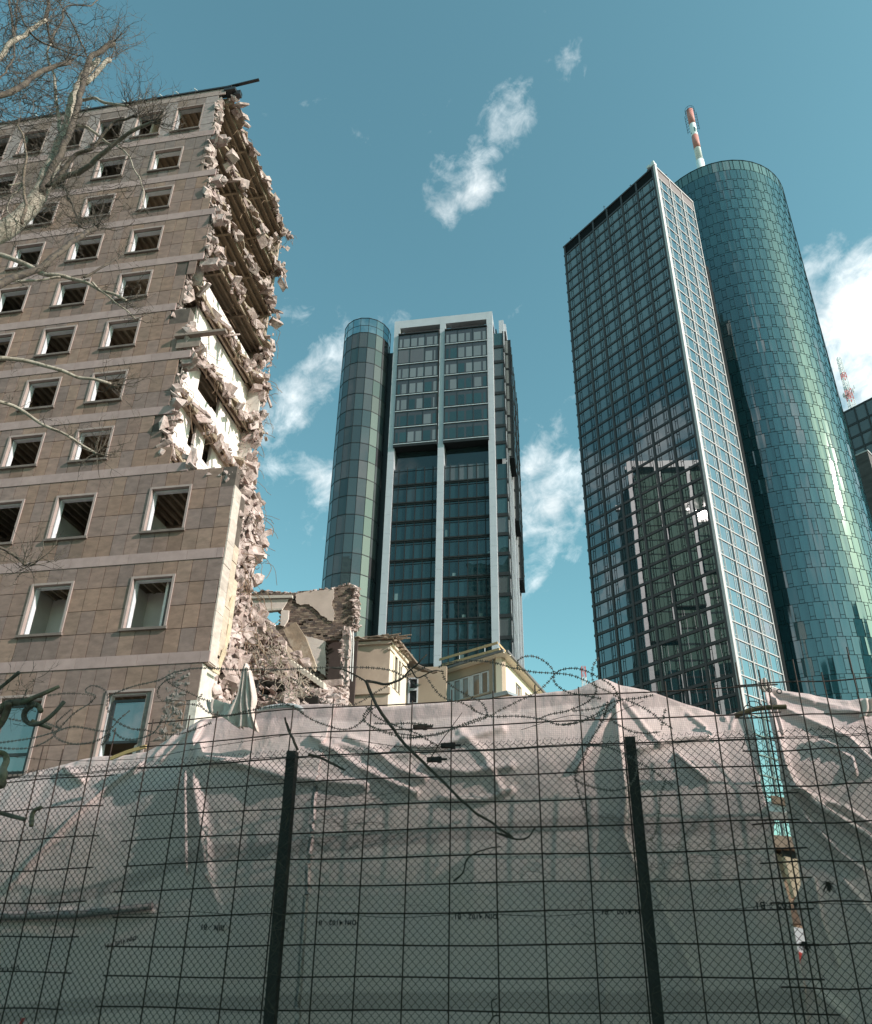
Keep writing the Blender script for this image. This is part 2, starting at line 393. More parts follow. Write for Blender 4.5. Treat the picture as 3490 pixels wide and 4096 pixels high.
    for (u0, u1, z0, z1) in ((-3.35, -1.9, 9.05, 10.75), (-8.0, -6.35, 8.05, 10.75)):
        b = MB(M); k = .1; b.box(u0, u0+k, .1, .17, z0, z1); b.box(u1-k, u1, .1, .17, z0, z1); b.box(u0+k, u1-k, .1, .17, z1-k, z1); b.box(u0+k, u1-k, .1, .17, z0, z0+k)
        if u0 < -5: b.box(u0+k, u1-k, .1, .17, 8.72, 8.84)
        s_ = b.build('sash', m_dark, T)
        b = MB(M); b.quad((u0+k, .14, z0+k), (u1-k, .14, z0+k), (u1-k, .14, z1-k), (u0+k, .14, z1-k)); b.build('pane', gl, s_)
    b = MB(M); b.vprism([(-3.2, 9.7), (-2.0, 9.35), (-1.95, 10.0), (-2.5, 9.95), (-2.9, 10.25), (-3.15, 10.2)], .3, .34)
    b.vprism([(-2.3, 8.0), (-1.9, 7.9), (-1.9, 9.2), (-2.25, 9.0)], .3, .34)
    b.build('torn_paper', m_plaster, T)
    # floor slabs with ribs on their undersides; each is one floor
    for k, z in enumerate(FZ):
        b = MB(M); e0 = edge(z)-.1
        pts = []; v = .38
        lim = -3.9 if z > 22 else .1
        if z > 47: lim = -4.1
        prof = []
        n = 26
        for i in range(n+1):
            v = .38 + (DEP-.38)*i/n
            if z > 36: u = -4.0 + .28*noise.noise(Vector((v*1.1, z, 0))) + rnd.uniform(-.16, .16)
            elif z > 30:
                u = -4.1 + rnd.uniform(-.2, .2) + (.35 if v > 8.3 else 0)
                if 1.2 < v < 5.0: u -= .5*math.sin((v-1.2)/3.8*math.pi)
            elif z > 22: u = (-4.4 if v < 8 else -3.9) + rnd.uniform(-.15, .15)
            else: u = (-.35 if v < 5 else -.8) + rnd.uniform(-.3, .2)
            prof.append((u, v))
        if z < 21.5: prof = [(u if v < 4.3 else -6.5, v) for u, v in prof]
        poly = [(UL, .38)] + prof + [(UL, DEP)]
        b.prism(poly, z-.16, z)
        x = UL+.2
        while x < -3.6 if z > 22 else x < .1:
            v1 = DEP-.2
            # ribs follow the slab until its torn edge
            segs = []
            ok = [p[1] for p in prof if p[0] > x+.05]
            if ok and min(ok) > .5 or not ok:
                pass
            b.box(x-.05, x+.05, .4, DEP-.1 if z > 22 or x < -6.7 else 4.1, z-.44, z-.14) if x < -4.25 or z < 22 and x < -.9 else None
            x += .42
        for v in (.4, 3.4, 6.6, DEP-.25):
            b.box(UL, prof[0][0]-.25 if v < 1 else -4.3 if z > 22 else (-.8 if v < 4 else -6.7), v, v+.14, z-.47, z-.15)
        b.build('floor_slab' if k < len(FZ)-1 else 'roof_slab', m_concd, T)
        # rubble teeth hanging along the torn edge
        r_ = MB(M)
        for (u, v) in prof:
            if z < 21.5 and v > 4.3: continue
            for _ in range(rnd.choice((0, 1, 2, 3))):
                s_ = .06 + .34*rnd.random()**2.4
                r_.rock((u+rnd.uniform(-.1, .14), v+rnd.uniform(-.2, .2), z-.12+rnd.uniform(-.3, .12)), s_, (1, 1.2, 1.1), rnd)
            if rnd.random() < .17:                                  # slab fragment hanging by its bars
                c_ = Vector((u+rnd.uniform(-.05, .3), v+rnd.uniform(-.3, .3), z-rnd.uniform(.3, .75))); ax_ = Vector((rnd.uniform(-1, 1), rnd.uniform(-1, 1), rnd.uniform(-.7, .7))).normalized(); ay_ = ax_.orthogonal().normalized(); az_ = ax_.cross(ay_)
                r_.obox(c_, ax_, ay_, az_, rnd.uniform(.2, .5), rnd.uniform(.15, .38), rnd.uniform(.03, .08)); r_.bar(c_, (u-.1, v, z-.1), .03)
            if rnd.random() < .45:                                  # snapped rib end
                L = rnd.uniform(.3, 1.3); d = Vector((rnd.uniform(.1, .5), rnd.uniform(-.3, .3), -rnd.uniform(.3, 1))).normalized()
                p = Vector((u, v, z-.2)); q = p+d*L; r_.bar(p, q, .1, .16)
                r_.rock(q, .13, (1, 1, 1), rnd)
        r_.build('torn_slab_edge', m_conc, T)
    # roof edge flashing, hooks, projecting roof board
    b = MB(M); b.box(UL, -3.85, -.12, .5, 49.0, 49.12); b.box(-4.3, -3.6, -.1, .6, 48.75, 48.98)
    b.bar(Vector((-4.2, .0, 49.16)), Vector((-2.2, .0, 49.42)), .16, .07)
    b.box(-3.75, -3.35, .1, .4, 48.55, 48.9)
    b.build('roof_flashing', m_dark, T)
    b = MB(M)
    for i in range(17):
        x = -6.0-i*1.18 + rnd.uniform(-.1, .1); p = Vector((x, -.05, 49.15)); b.bar(p, (p+Vector((-.2, -.1, .14))), .07, .04)
    b.build('roof_hook', mat('galvanised', (.62, .64, .66), .4, .1, 3, metal=.3), T)
    # back wall, spine walls, partitions
    b = MB(M); b.box(UL, -4.5, DEP-.25, DEP, 21, 48.6); b.box(UL, -6.6, DEP-.25, DEP, 0, 20.9)
    b.box(UL, UL+.3, .3, DEP, 0, 48.6); b.build('rear_wall', m_brownwall, T)
    b = MB(M)
    for k in range(4, len(FZ)):
        z0, z1 = FZ[k-1], FZ[k]-.45
        if z0 > 37: b.box(-9.0, -8.86, .5, 6, z0, z1)
        b.box(-12.45, -12.3, .5, 7, z0, z1); b.box(-16.0, -15.86, .5, 7, z0, z1)
    b.build('partition_wall', m_brownwall, T)
    # white stairwell: bright wall facing right, with holes, z 21..36
    b = MB(M)
    for (v0, v1, z0, z1) in ((2.6, 9.6, 20.9, 22.4), (2.6, 3.6, 22.4, 36.2), (3.6, 4.0, 22.9, 36.2), (3.6, 4.0, 22.4, 22.6), (4.0, 5.6, 22.4, 25.9), (6.4, 9.6, 22.4, 36.2), (5.6, 6.4, 22.4, 26.1), (5.6, 6.4, 28.4, 29.6), (5.6, 6.4, 31.6, 36.2), (4.0, 5.6, 28.6, 29.5), (4.0, 5.6, 31.9, 36.2), (4.6, 5.6, 25.9, 28.6)):
        b.box(-5.0, -4.85, v0, v1, z0, z1, .0)
    b.build('stairwell_wall', m_plaster, T)
    b = MB(M)
    for z0, z1 in ((21.3, 24.1), (24.6, 27.4), (28, 30.7), (31.3, 33.9)):
        b.box(-5.0, -4.0+rnd.uniform(-.2, .1), 9.35, 9.5, z0, z1)
        b.box(-6.6, -4.87, 2.45, 2.6, z0, z1)
    b.box(-8.4, -8.3, .4, 9, 12.2, 19.9); b.box(-4.3, -4.2, .4, 6, 16.7, 20); b.box(-3.9, -3.8, .4, 6, 12.2, 16)
    b.build('room_wall', mat('pale_plaster', (.52, .47, .43), .9, .1, 1.5), T)
    b = MB(M); b.box(-10.5, -1.4, 1.7, 1.8, 12.2, 16.1); b.box(-10.5, -5.6, 2.6, 2.7, 16.7, 19.2); b.box(-2.3, -2.2, .5, 1.7, 12.2, 16.1); b.box(-6.7, -6.6, .5, 1.7, 12.2, 16.1); b.build('plastered_partition', m_plaster, T)
    # floor stubs along the white wall (brown mouldings running back)
    b = MB(M)
    for z in (24.5, 27.85, 31.1, 34.5):
        b.box(-4.85, -4.62, 2.6, 8.8, z-.42, z-.14); b.box(-4.85, -4.7, 2.6, 8.8, z-.12, z+.05)
    b.build('floor_moulding', m_brownwall, T)
    # ragged vertical edges
    b = MB(M)
    for i in range(360):
        z = rnd.uniform(20.5, 48.5); u = edge(z)
        b.rock((u+rnd.uniform(-.02, .16), rnd.uniform(.0, .5), z), (.05 + .3*rnd.random()**2.2), (1, 1, 1.3), rnd)
    for i in range(420):
        z = rnd.uniform(21, 37.0) if i % 3 else rnd.uniform(21, 48); b.rock((-4.15+rnd.uniform(-.5, .35), DEP+rnd.uniform(-.9, .1), z), (.06 + .32*rnd.random()**2), (1, 1, 1.4), rnd)
    for (z) in BANDS[2:]:
        u = edge(z-.1); L = rnd.uniform(.4, 1.0)
        b.M = M; b.box(u-.2, u+L*.8, .06, .5, z-.35, z+.1, .06); b.rock((u+L*.85, .3, z-.12), .3, (1.2, 1, 1), rnd, True); b.rock((u+L*.4, .25, z-.25), .28, (1.4, 1, .9), rnd, True)
    b.build('torn_wall_edge', m_conc, T)
    # the lower block's broken side
    b = MB(M)
    for i in range(60): b.rock((rnd.uniform(-3.6, -1.0), rnd.uniform(1.2, 2.6), rnd.uniform(16.8, 18.9)), .12+.4*rnd.random()**2, (1.2, 1, 1), rnd)
    for i in range(900):
        z = rnd.uniform(10.5, 21.3); t = (z-10.5)/10.8
        v = rnd.uniform(1.0, 3.3 + .6*math.sin(z*1.7)+(.5 if z > 17 else 0)); u = .15 - rnd.random()*.5 + (.1 if z < 14 else 0)
        b.rock((u, v, z), rnd.uniform(.09, .33), (.8, 1, 1.2), rnd)
    for i in range(170):
        b.rock((rnd.uniform(-2.2, .2), rnd.uniform(.1, 2.8), 21.0+rnd.uniform(-.3, .35)), rnd.uniform(.1, .3), (1, 1, .8), rnd)
    for (v, z, r0) in ((3.3, 19.3, .5), (3.6, 17.4, .42), (4.2, 15.9, .5), (4.4, 15.4, .4), (2.6, 20.4, .5), (3.2, 18.4, .45), (3.0, 13.2, .6), (2.3, 12.1, .7), (3.4, 14.6, .45)):
        b.rock((.1, v, z), r0, (1, 1, 1.2), rnd, True, .5)
    b.box(-.5, -.1, 2.2, 2.6, 15, 20, .05); b.box(-.4, 0, 2.95, 3.15, 16.4, 19.4, .05); b.box(-.4, 0, 3.35, 3.5, 16.4, 19.0, .06)
    b.build('broken_side_wall', m_conc, T)
    b = MB(M); b.box(-1.3, -.5, 1.8, 4.0, 10, 15.6); b.box(-9, -2.6, 5.2, 5.4, 8, 20.8); b.build('inner_wall', m_brownwall, T)
    # bared wall where the cladding is gone, at the foot of the corner
    b = MB(M)
    b.box(-1.95, -.12, -.012, .4, 8.4, 12.0)
    for i in range(150):
        b.rock((rnd.uniform(-1.2, -.35), -.02, rnd.uniform(9.1, 11.8)), rnd.uniform(.05, .16), (1, .35, 1), rnd)
    b.build('bared_corner', mat('grey_mortar', (.19, .165, .15), .95, .35, 5, .02), T)
    b = MB(M); b.box(-.12, .16, -.02, 1.3, 8.2, 12.0); b.build('corner_render', mat('corner_render', (.6, .54, .48), .9, .2, 3, .02), T)
    # dangling reinforcement
    b = MB(M)
    for i in range(330):
        z = rnd.choice(FZ[3:])-.2; v = rnd.uniform(.3, DEP); u = -4.1+rnd.uniform(-.3, .2)
        if i > 190: z = rnd.uniform(21, 40); v = DEP-rnd.uniform(0, .8); u = -4.0+rnd.uniform(-.2, .3)
        if i > 265: z = rnd.uniform(12, 21); v = rnd.uniform(1.5, 4.2); u = .2
        p = Vector((u, v, z)); pts = [p]; d = Vector((rnd.uniform(.2, 1), rnd.uniform(-.8, .8), rnd.uniform(-1, .4))).normalized()
        for k in range(rnd.choice((4, 5, 7))):
            d = (d + Vector((rnd.uniform(-.6, .6), rnd.uniform(-.6, .6), rnd.uniform(-.9, .3)))).normalized(); p = p+d*rnd.uniform(.1, .32); pts.append(p)
        b.tube(catmull(pts, 3), rnd.uniform(.009, .017), 4)
    for i in range(26):                                            # stiff broken bars and boards
        z = rnd.uniform(21, 46); v = rnd.uniform(1, DEP); p = Vector((-4.3, v, z)); b.tube([p, p+Vector((rnd.uniform(0, .6), rnd.uniform(-.5, .5), -rnd.uniform(.6, 1.9)))], .02, 4)
    b.build('bent_reinforcement', m_rebar, T)
    b = MB(M); b.box(-3.9, -1.3, -.25, .0, 29.0, 29.14); b.box(-3.8, -2.6, -.1, -.03, 28.35, 28.9); b.build('stray_board', mat('grey_board', (.25, .19, .16), .8, .2, 3), T)
    return T
office_building()

# ------------------------------------------------------------------ white-ribbed glass office tower (centre)
m_rib = mat('white_aluminium', (.43, .44, .47), .45, .05, .6, metal=.15)
m_gd = glass('tower_glass', (.02, .05, .055), 1.75, .015, .006, .12)
m_mul = mat('dark_mullion', (.02, .024, .026), .6, .1, 2, spec=.2)
MT = Pl((-12.125, 99.262), 98)
def glass_col(rnd, base=(.012, .032, .038), light=.0):
    k = rnd.random()
    return jit(base, .35, rnd) if k > light else jit((.30, .31, .32), .25, rnd)
def white_tower():
    T = thing('glass_tower', 'centre tower of dark glass with white vertical ribs and a top frame', 'tower', MT.w(9, 9, 0), )
    M = MT.M(); rnd = random.Random(11)
    W, D = 17.0, 22.0
    # structure core
    b = MB(M); b.box(.3, 16.7, 1.2, D-.4, 0, 98.6); b.box(-1.6, .2, 2.0, D-2, 0, 97.5); b.box(16.7, 18.8, 2.2, D-.4, 0, 97); b.build('core', mat('dark_core', (.02, .024, .025), .5), T)
    b = MB(M); b.box(1.4, 7.6, 1.6, 2.0, 98.7, 102.0); b.box(9.6, 15.4, 1.6, 2.0, 98.7, 102.0); b.box(17.2, 17.4, 3, 20, 98, 101.5); b.build('plant_screen', mat('louvre_screen', (.10, .075, .07), .6, .3, 1, stretch=(1, 1, 14)), T)
    for u0, u1 in ((0, 1.03), (8.0, 9.0), (16.0, 17.0)):
        b = MB(M); z = 0
        while z < 102.4:
            z1 = min(z+3.32, 102.44); b.box(u0, u1, -.25, .9, z+.02, z1); b.box(u0+.02, u1-.02, -.2, .85, z-.01, z+.03); z = z1
        b.build('white_rib', m_rib, T)
    b = MB(M)
    for (u0, u1) in ((1.03, 8.0), (9.0, 16.0)): b.box(u0, u1, -.24, .9, 100.75, 102.43)
    b.box(0, 1.0, .9, D, 101.2, 102.4); b.box(16.0, 16.98, .9, D, 101.2, 102.4); b.build('top_frame', m_rib, T)
    # upper projecting boxes, seven storeys in two bays
    zs = [98.9, 95.78, 92.3, 89.05, 85.74, 82.42, 79.18, 75.9]
    for bi, (u0, u1) in enumerate(((.98, 7.75), (9.0, 15.98))):
        sh = MB(M); sh.box(u0-.12, u1+.12, -.55, 1.2, 75.35, 75.75); sh.box(u0-.12, u1+.12, -.62, 1.2, 98.9, 99.15); sh.build('box_rim', m_mul, T)
        for k in range(7):
            z1, z0 = zs[k], zs[k+1]; b = MB(M); b.m = 0
            b.box(u0-.1, u1+.1, -.52, 1.2, z0-.05, z0+.28)
            b.m = 2; b.box(u0-.1, u1+.1, -.6, -.5, z0-.09, z0+.02)
            n = 3; fr = [0, .3, .67, 1]
            for i in range(n):
                a = u0+(u1-u0)*fr[i]; c = u0+(u1-u0)*fr[i+1]
                closed = (bi == 0 and k == 1 and i < 2)
                light = {0: 1, 1: 1, 2: .9, 3: .75, 4: .5, 5: .35, 6: .25}[k] if bi == 0 else {0: 1, 1: .9, 2: .6, 3: .3, 4: .0, 5: .0, 6: .0}[k]
                b.m = 1; b.col = (.045, .042, .045) if not closed else (.10, .095, .1)
                j = rnd.uniform(-.012, .012)
                b.quad((a, -.45+j, z0+.28), (c, -.45-j, z0+.28), (c, -.45-j, z1-.05), (a, -.45+j, z1-.05))
                if not closed:
                    p = [(.08, .28), (.42, .94)] if i == 0 else ([(.05, .44), (.56, .95)] if i == 1 else [(.06, .58), (.72, .96)])
                    for (x0, x1) in p:
                        b.col = jit((.15, .162, .17), .10, rnd) if rnd.random() < light else jit((.02, .045, .05), .3, rnd)
                        b.quad((a+(c-a)*x0, -.457, z0+.32), (a+(c-a)*x1, -.457, z0+.32), (a+(c-a)*x1, -.457, z1-1.0), (a+(c-a)*x0, -.457, z1-1.0))
                b.m = 0; b.box(a-.035, a+.035, -.5, -.4, z0, z1)
            b.box(u1-.04, u1+.08, -.5, 1.2, z0, z1); b.box(u0-.08, u0+.03, -.5, 1.2, z0, z1)
            b.build('window', [m_mul, m_gd, mat('bright_sill', (.6, .62, .63), .4, metal=.4)], T)
    # lower storeys
    zz = [71.7]; 
    while zz[-1] > 3: zz.append(zz[-1]-3.31)
    for bi, (u0, u1) in enumerate(((1.03, 8.0), (9.0, 16.0))):
        b = MB(M); b.col = (.012, .02, .022); b.quad((u0, 1.0, 71.7), (u1, 1.0, 71.7), (u1, 1.0, 75.4), (u0, 1.0, 75.4)); b.build('recessed_window', m_gd, T)
        for k in range(len(zz)-1):
            z1, z0 = zz[k], zz[k+1]; b = MB(M)
            b.box(u0, u1, .12, .5, z0-.22, z0+.3); b.box(u0, u1, .02, .2, z0+.02, z0+.1)
            n = 6; fr = [0, .115, .31, .505, .7, .89, 1] if bi == 0 else [0, .13, .325, .52, .72, .9, 1]
            for i in range(n):
                a = u0+(u1-u0)*fr[i]; c = u0+(u1-u0)*fr[i+1]; b.m = 1
                b.col = jit((.010, .028, .034), .4, rnd)
                if k == 0 and bi == 1: b.col = jit((.09, .095, .1), .12, rnd)
                if k in (13,) and (bi == 0 or i < 2): b.col = jit((.06, .068, .074), .2, rnd)
                j = rnd.uniform(-.01, .01)
                b.quad((a, .25+j, z0+.3), (c, .25-j, z0+.3), (c, .25-j, z1-.22), (a, .25+j, z1-.22))
                if rnd.random() < .16 and k > 2:
                    b.col = jit((.10, .14, .14), .5, rnd); x = rnd.uniform(.1, .5); h = rnd.uniform(.3, 1.3)
                    b.quad((a+(c-a)*x, .24, z0+.32), (a+(c-a)*(x+.35), .24, z0+.32), (a+(c-a)*(x+.35), .24, z0+.3+h), (a+(c-a)*x, .24, z0+.3+h))
                b.m = 0; b.box(a-.03, a+.03, .08, .27, z0, z1); b.box(a+.05, a+.09, .2, .27, z0+.3, z1-.2)
                b.box(a, c, .18, .27, z1-.62, z1-.56)
            b.build('window', [m_mul, m_gd], T)
    # right bay, set back, and its own rib
    b = MB(M); z = 98.7; k = 0
    while z > 3:
        z0 = z-3.31; b.m = 0
        if not (71.7 < z0+.5 < 75): b.box(17.0, 18.75, .75 if z > 75 or z < 72 else 1.4, 2.2, z0-.3, z0+.25)
        b.m = 1; b.col = jit((.02, .045, .05) if rnd.random() < .6 else (.065, .075, .078), .3, rnd); v = .9 if z > 75.4 or z < 72 else 1.5
        b.quad((17.05, v, z0+.25), (18.6, v+.02, z0+.25), (18.6, v-.02, z-.3), (17.05, v, z-.3)); b.m = 0; b.box(18.55, 18.7, v-.1, v+.1, z0, z); z = z0
    b.build('corner_bay', [m_mul, m_gd], T)
    def rib_at(px, py, v, w, zt, dv=1.0, nm='white_rib'):
        u, z = MT.px(px, py, v); b = MB(M); zq = 0
        while zq < zt: b.box(u, u+w, v, v+dv, zq+.02, min(zq+3.32, zt)); zq += 3.32
        b.build(nm, m_rib, T); return u
    ur = rib_at(1995.8, 1279.3, 1.95, .82, 102.4)
    # side face: plane u = US, projecting glass boxes with stepped undersides, ribs below
    US = 18.75
    for k, v in enumerate((8.6, 15.0, 21.0)):
        b = MB(M); zq = 0
        while zq < 102.3: b.box(US-.4, US+.32, v, v+.95, zq+.02, min(zq+3.32, 102.4)); zq += 3.32
        b.build('white_rib', m_rib, T)
    b = MB(M); b.box(US-.3, US+.3, 2.9, 21.9, 100.7, 102.4); b.build('top_frame', m_rib, T)
    for (v0, v1, zb, zt) in ((3.2, 8.5, 74.2, 98.9), (9.6, 14.9, 66.5, 98.6), (16.0, 20.9, 58.9, 98.3)):
        b = MB(M); b.box(US-.2, US+.95, v0, v1, zb, zb+.3); b.box(US-.2, US+.95, v0, v1, zt-.2, zt); z = zt
        b.box(US-.2, US+.93, v0, v0+.08, zb, zt)
        while z > zb+1:
            z0 = max(z-3.31, zb); b.m = 0; b.box(US-.2, US+1.0, v0-.03, v1, z0-.05, z0+.2)
            for i in range(3):
                a = v0+(v1-v0)*i/3; c = v0+(v1-v0)*(i+1)/3; b.m = 1; b.col = jit((.03, .07, .08), .3, rnd)
                j = rnd.uniform(-.012, .012)
                b.quad((US+.97, a, z0+.2), (US+.97+j, c, z0+.2), (US+.97+j, c, z-.1), (US+.97, a, z-.1)); b.m = 0; b.box(US+.93, US+1.02, a-.03, a+.03, z0, z)
            b.m = 2; b.box(US+.1, US+.5, v0-.1, v0-.02, z0+.3, z-.2); b.m = 0; z = z0
        b.build('side_box', [m_mul, m_gd, mat('grey_louvre', (.16, .165, .16), .5, .2, 2, stretch=(1, 1, 20))], T)
    b = MB(M); z = 75.0
    while z > 2:
        z0 = z-3.31; b.m = 0; b.box(US-.3, US+.12, 3.0, 21, z0-.1, z0+.3)
        for i in range(12):
            a = 3+18*i/12; c = 3+18*(i+1)/12; b.m = 1; b.col = jit((.02, .05, .055), .3, rnd); b.quad((US+.08, a, z0+.3), (US+.08, c, z0+.3), (US+.08, c, z-.1), (US+.08, a, z-.1))
            b.m = 2; b.box(US+.1, US+.18, a-.03, a+.03, z0, z)
        z = z0
    b.build('side_glazing', [m_mul, m_gd, m_rib], T)
    # round glass stair tower on the left
    c0 = ray(1476, 1285); az = -9.55; ctr = azd(az)*103.4; r = 4.05; zt = 102.2
    for k in range(31):
        z1 = zt-3.3*k; z0 = z1-3.3
        if z0 < 0: break
        b = MB(); n = 18
        for i in range(n):
            a0 = 2*math.pi*i/n; a1 = 2*math.pi*(i+1)/n
            p0 = Vector((ctr.x+r*math.cos(a0), ctr.y+r*math.sin(a0), 0)); p1 = Vector((ctr.x+r*math.cos(a1), ctr.y+r*math.sin(a1), 0))
            vis = math.degrees(a0) % 360
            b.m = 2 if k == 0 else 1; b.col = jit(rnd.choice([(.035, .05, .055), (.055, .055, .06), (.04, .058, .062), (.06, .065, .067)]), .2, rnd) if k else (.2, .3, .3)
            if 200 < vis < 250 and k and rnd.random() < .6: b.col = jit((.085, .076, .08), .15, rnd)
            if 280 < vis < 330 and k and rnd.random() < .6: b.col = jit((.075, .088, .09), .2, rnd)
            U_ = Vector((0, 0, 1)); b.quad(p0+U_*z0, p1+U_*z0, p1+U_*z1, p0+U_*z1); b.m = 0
            b.bar(p0*1.0+U_*z0, p0+U_*z1, .07); b.bar(p0+U_*z0, p1+U_*z0, .07, .13)
            if k == 0: b.bar(p0+U_*z1, p1+U_*z1, .1); b.bar(p0+U_*(z0+1.6), p1+U_*(z0+1.6), .06)
        b.build('stair_glazing', [m_mul, m_gd, mat('clear_glass_screen', (.35, .5, .5), .05, .1, 1, trans=.0) if False else m_clear()], T)
    b = MB()
    for k in range(31):
        z = zt-3.3*k-3.3; b.prism([(ctr.x+(r-.3)*math.cos(q*.4), ctr.y+(r-.3)*math.sin(q*.4)) for q in range(16)], z-.2, z)
    b.prism([(ctr.x+(r-.25)*math.cos(q*.4), ctr.y+(r-.25)*math.sin(q*.4)) for q in range(16)], 0, zt-3.5)
    b.build('stair_core', m_mul, T)
    return T
def m_clear():
    if 'clear_screen' in MATS: return MATS['clear_screen']
    m = bpy.data.materials.new('clear_screen'); m.use_nodes = True; MATS['clear_screen'] = m; t = NT(m.node_tree)
    b = t.n['Principled BSDF']; tr = t.add('ShaderNodeBsdfTransparent'); tr.inputs[0].default_value = (.34, .48, .5, 1)
    gl = t.add('ShaderNodeBsdfGlossy'); gl.inputs['Roughness'].default_value = .02; gl.inputs[0].default_value = (.8, .9, .9, 1)
    fr = t.add('ShaderNodeFresnel'); fr.inputs[0].default_value = 1.7; ms = t.add('ShaderNodeMixShader')
    t.l.new(fr.outputs[0], ms.inputs[0]); t.l.new(tr.outputs[0], ms.inputs[1]); t.l.new(gl.outputs[0], ms.inputs[2]); t.l.new(ms.outputs[0], t.n['Material Output'].inputs[0])
    return m
white_tower()

# ------------------------------------------------------------------ slab tower, grid metal toned dark on the shaded face, pale on the sunlit
RC = ray(2618.4, 663.5); RC = CAM + RC*(115/math.hypot(RC.x, RC.y))
LF = Pl(RC, -39.6); RF = Pl(RC, 50.4)
m_frame_shade = mat('frame_shade_tone', (.05, .042, .044), .5, .08, 1.2)
m_mirror = mat('mirror_glass', (.37, .41, .44), .03, .04, .2, metal=1)
m_frame_sunlit = mat('frame_sunlit_tone', (.50, .455, .45), .38, .06, 1.2, metal=.1)  # same metal as the left frame, coloured bright for sun, the left dark for shade
m_pane = glass('grid_tower_glass', (.02, .05, .06), 2.5, .006, .006, .10)
def slab_tower():
    T = thing('slab_tower', 'tall slab tower with one metal window grid, toned shade-dark on its left face, sun-bright on its right', 'tower', RC*1.0 - Vector((0, 0, RC.z)))
    W, D, H = 26.75, 13.6, 156.0; P = 2.95; rnd = random.Random(5)
    # local frame: x along left face (away, left), y inward.  inward normal of left face:
    M = Matrix(((LF.d.x, RF.d.x, 0, RC.x), (LF.d.y, RF.d.y, 0, RC.y), (0, 0, 1, 0), (0, 0, 0, 1)))
    b = MB(M); b.box(.25, W-.25, .25, D-.25, 0, H-.3); b.build('core', mat('dark_core', (.02, .024, .025), .5), T)
    colsL = [.45, 4.99, 9.15, 13.3, 17.43, 21.67, 26.3]; colsR = [.1, 4.95, 9.2, 13.5]
    b = MB(M); g = .0
    for c in colsL: b.box(c-.22, c+.22, -.22, .25, 0, H-.35)
    b.box(-.0, .25, -.24, .2, 0, H)
    z = H-3.1; zl = []
    while z > 1: zl.append(z); z -= P
    for z in zl: b.box(.25, W, -.16, .25, z-.28, z+.18)
    b.box(0, W, -.25, .25, H-.4, H)
    b.build('shade_toned_frame', m_frame_shade, T)
    b = MB(M)
    for a, c in zip(colsL, colsL[1:]): b.box(a+.22, c-.22, -.05, .2, H-3.0, H-.4)
    b.build('top_louvre', mat('black_louvre', (.008, .008, .009), .8, spec=.1), T)
    b = MB(M)
    for a, c in zip(colsR, colsR[1:]): b.box(-.07, .2, a+.3, c-.12, H-2.9, H-.45)
    b.build('top_louvre', mat('brown_louvre', (.09, .06, .055), .5), T)
    b = MB(M)
    b.box(-.3, .2, -.26, .40, 0, H-.05)
    for c in colsR[1:]: b.box(-.20, .2, c-.09, c+.09, 0, H-.2)
    for z in zl: b.box(-.14, .2, .55, D, z-.12, z+.06)
    b.box(-.24, .25, 0.5, D, H-.35, H)
    b.build('sun_toned_frame', m_frame_sunlit, T)
    cells = []
    for a, c in zip(colsL, colsL[1:]):
        for k, z in enumerate(zl): cells.append((0, a+.22, c-.22, z-P+.18, z-.28))
    for a, c in zip(colsR, colsR[1:]):
        for k, z in enumerate(zl): cells.append((1, a+(.30 if a < 1 else .09), c-.09, z-P+.06, z-.12))
    cells.sort(key=lambda q: -(q[4] < 152)*1000 + abs(q[3]-50))
    rest = MB(M)
    for n, (fc, a, c, z0, z1) in enumerate(cells):
        b = MB(M) if n < 99 else rest
        w = c-a; h = z1-z0
        def P_(x, z, y): return (x, y, z) if fc == 0 else (y, x, z)
        j1, j2 = rnd.uniform(-.004, .004), rnd.uniform(-.004, .004)
        b.m = 1 if fc == 0 else 3; k = rnd.random()
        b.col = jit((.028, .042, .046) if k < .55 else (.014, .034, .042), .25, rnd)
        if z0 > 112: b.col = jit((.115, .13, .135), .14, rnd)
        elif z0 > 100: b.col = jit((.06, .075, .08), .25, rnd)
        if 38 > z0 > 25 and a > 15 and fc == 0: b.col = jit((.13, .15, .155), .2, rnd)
        y = -.02
        fr_ = [0, .16, .30, .70, .84, 1]
        for (p, q) in zip(fr_, fr_[1:]):
            jj = rnd.uniform(-.0012, .0012)
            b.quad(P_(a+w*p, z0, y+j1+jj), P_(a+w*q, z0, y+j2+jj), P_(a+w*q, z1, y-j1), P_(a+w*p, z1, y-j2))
        b.m = 0 if fc == 0 else 2
        def bx(p, q, r0, r1):
            if fc == 0: b.box(a+w*p, a+w*q, -.07, .0, z0+h*r0, z0+h*r1)
            else: b.box(-.07, .0, a+w*p, a+w*q, z0+h*r0, z0+h*r1)
        t = .0085
        for p in (.12, .24, .30, .72, .84): bx(p-t, p+t, 0.02, .98)
        bx(.12, .24, .22, .25); bx(.72, .84, .74, .77); 
        b.m = 0
        if fc: bx(-.02, 1.02, .975, 1.0)
        else: bx(0, 1, .0, .03); bx(0, 1, .97, 1)
        if n < 99: b.build('window', [m_mul, m_pane, mat('thin_sunlit_tone', (.45, .46, .46), .4, metal=.3), m_mirror], T)
    tag(rest.build('window', [m_mul, m_pane, MATS['thin_sunlit_tone'], m_mirror], T), kind='stuff')
    b = MB(M); b.box(3.0, W-3, 3.0, D-.5, H, H+2.6); b.box(.9, 2.2, .5, D-1.5, H, H+1.4); b.build('roof_plant', m_dark, T)
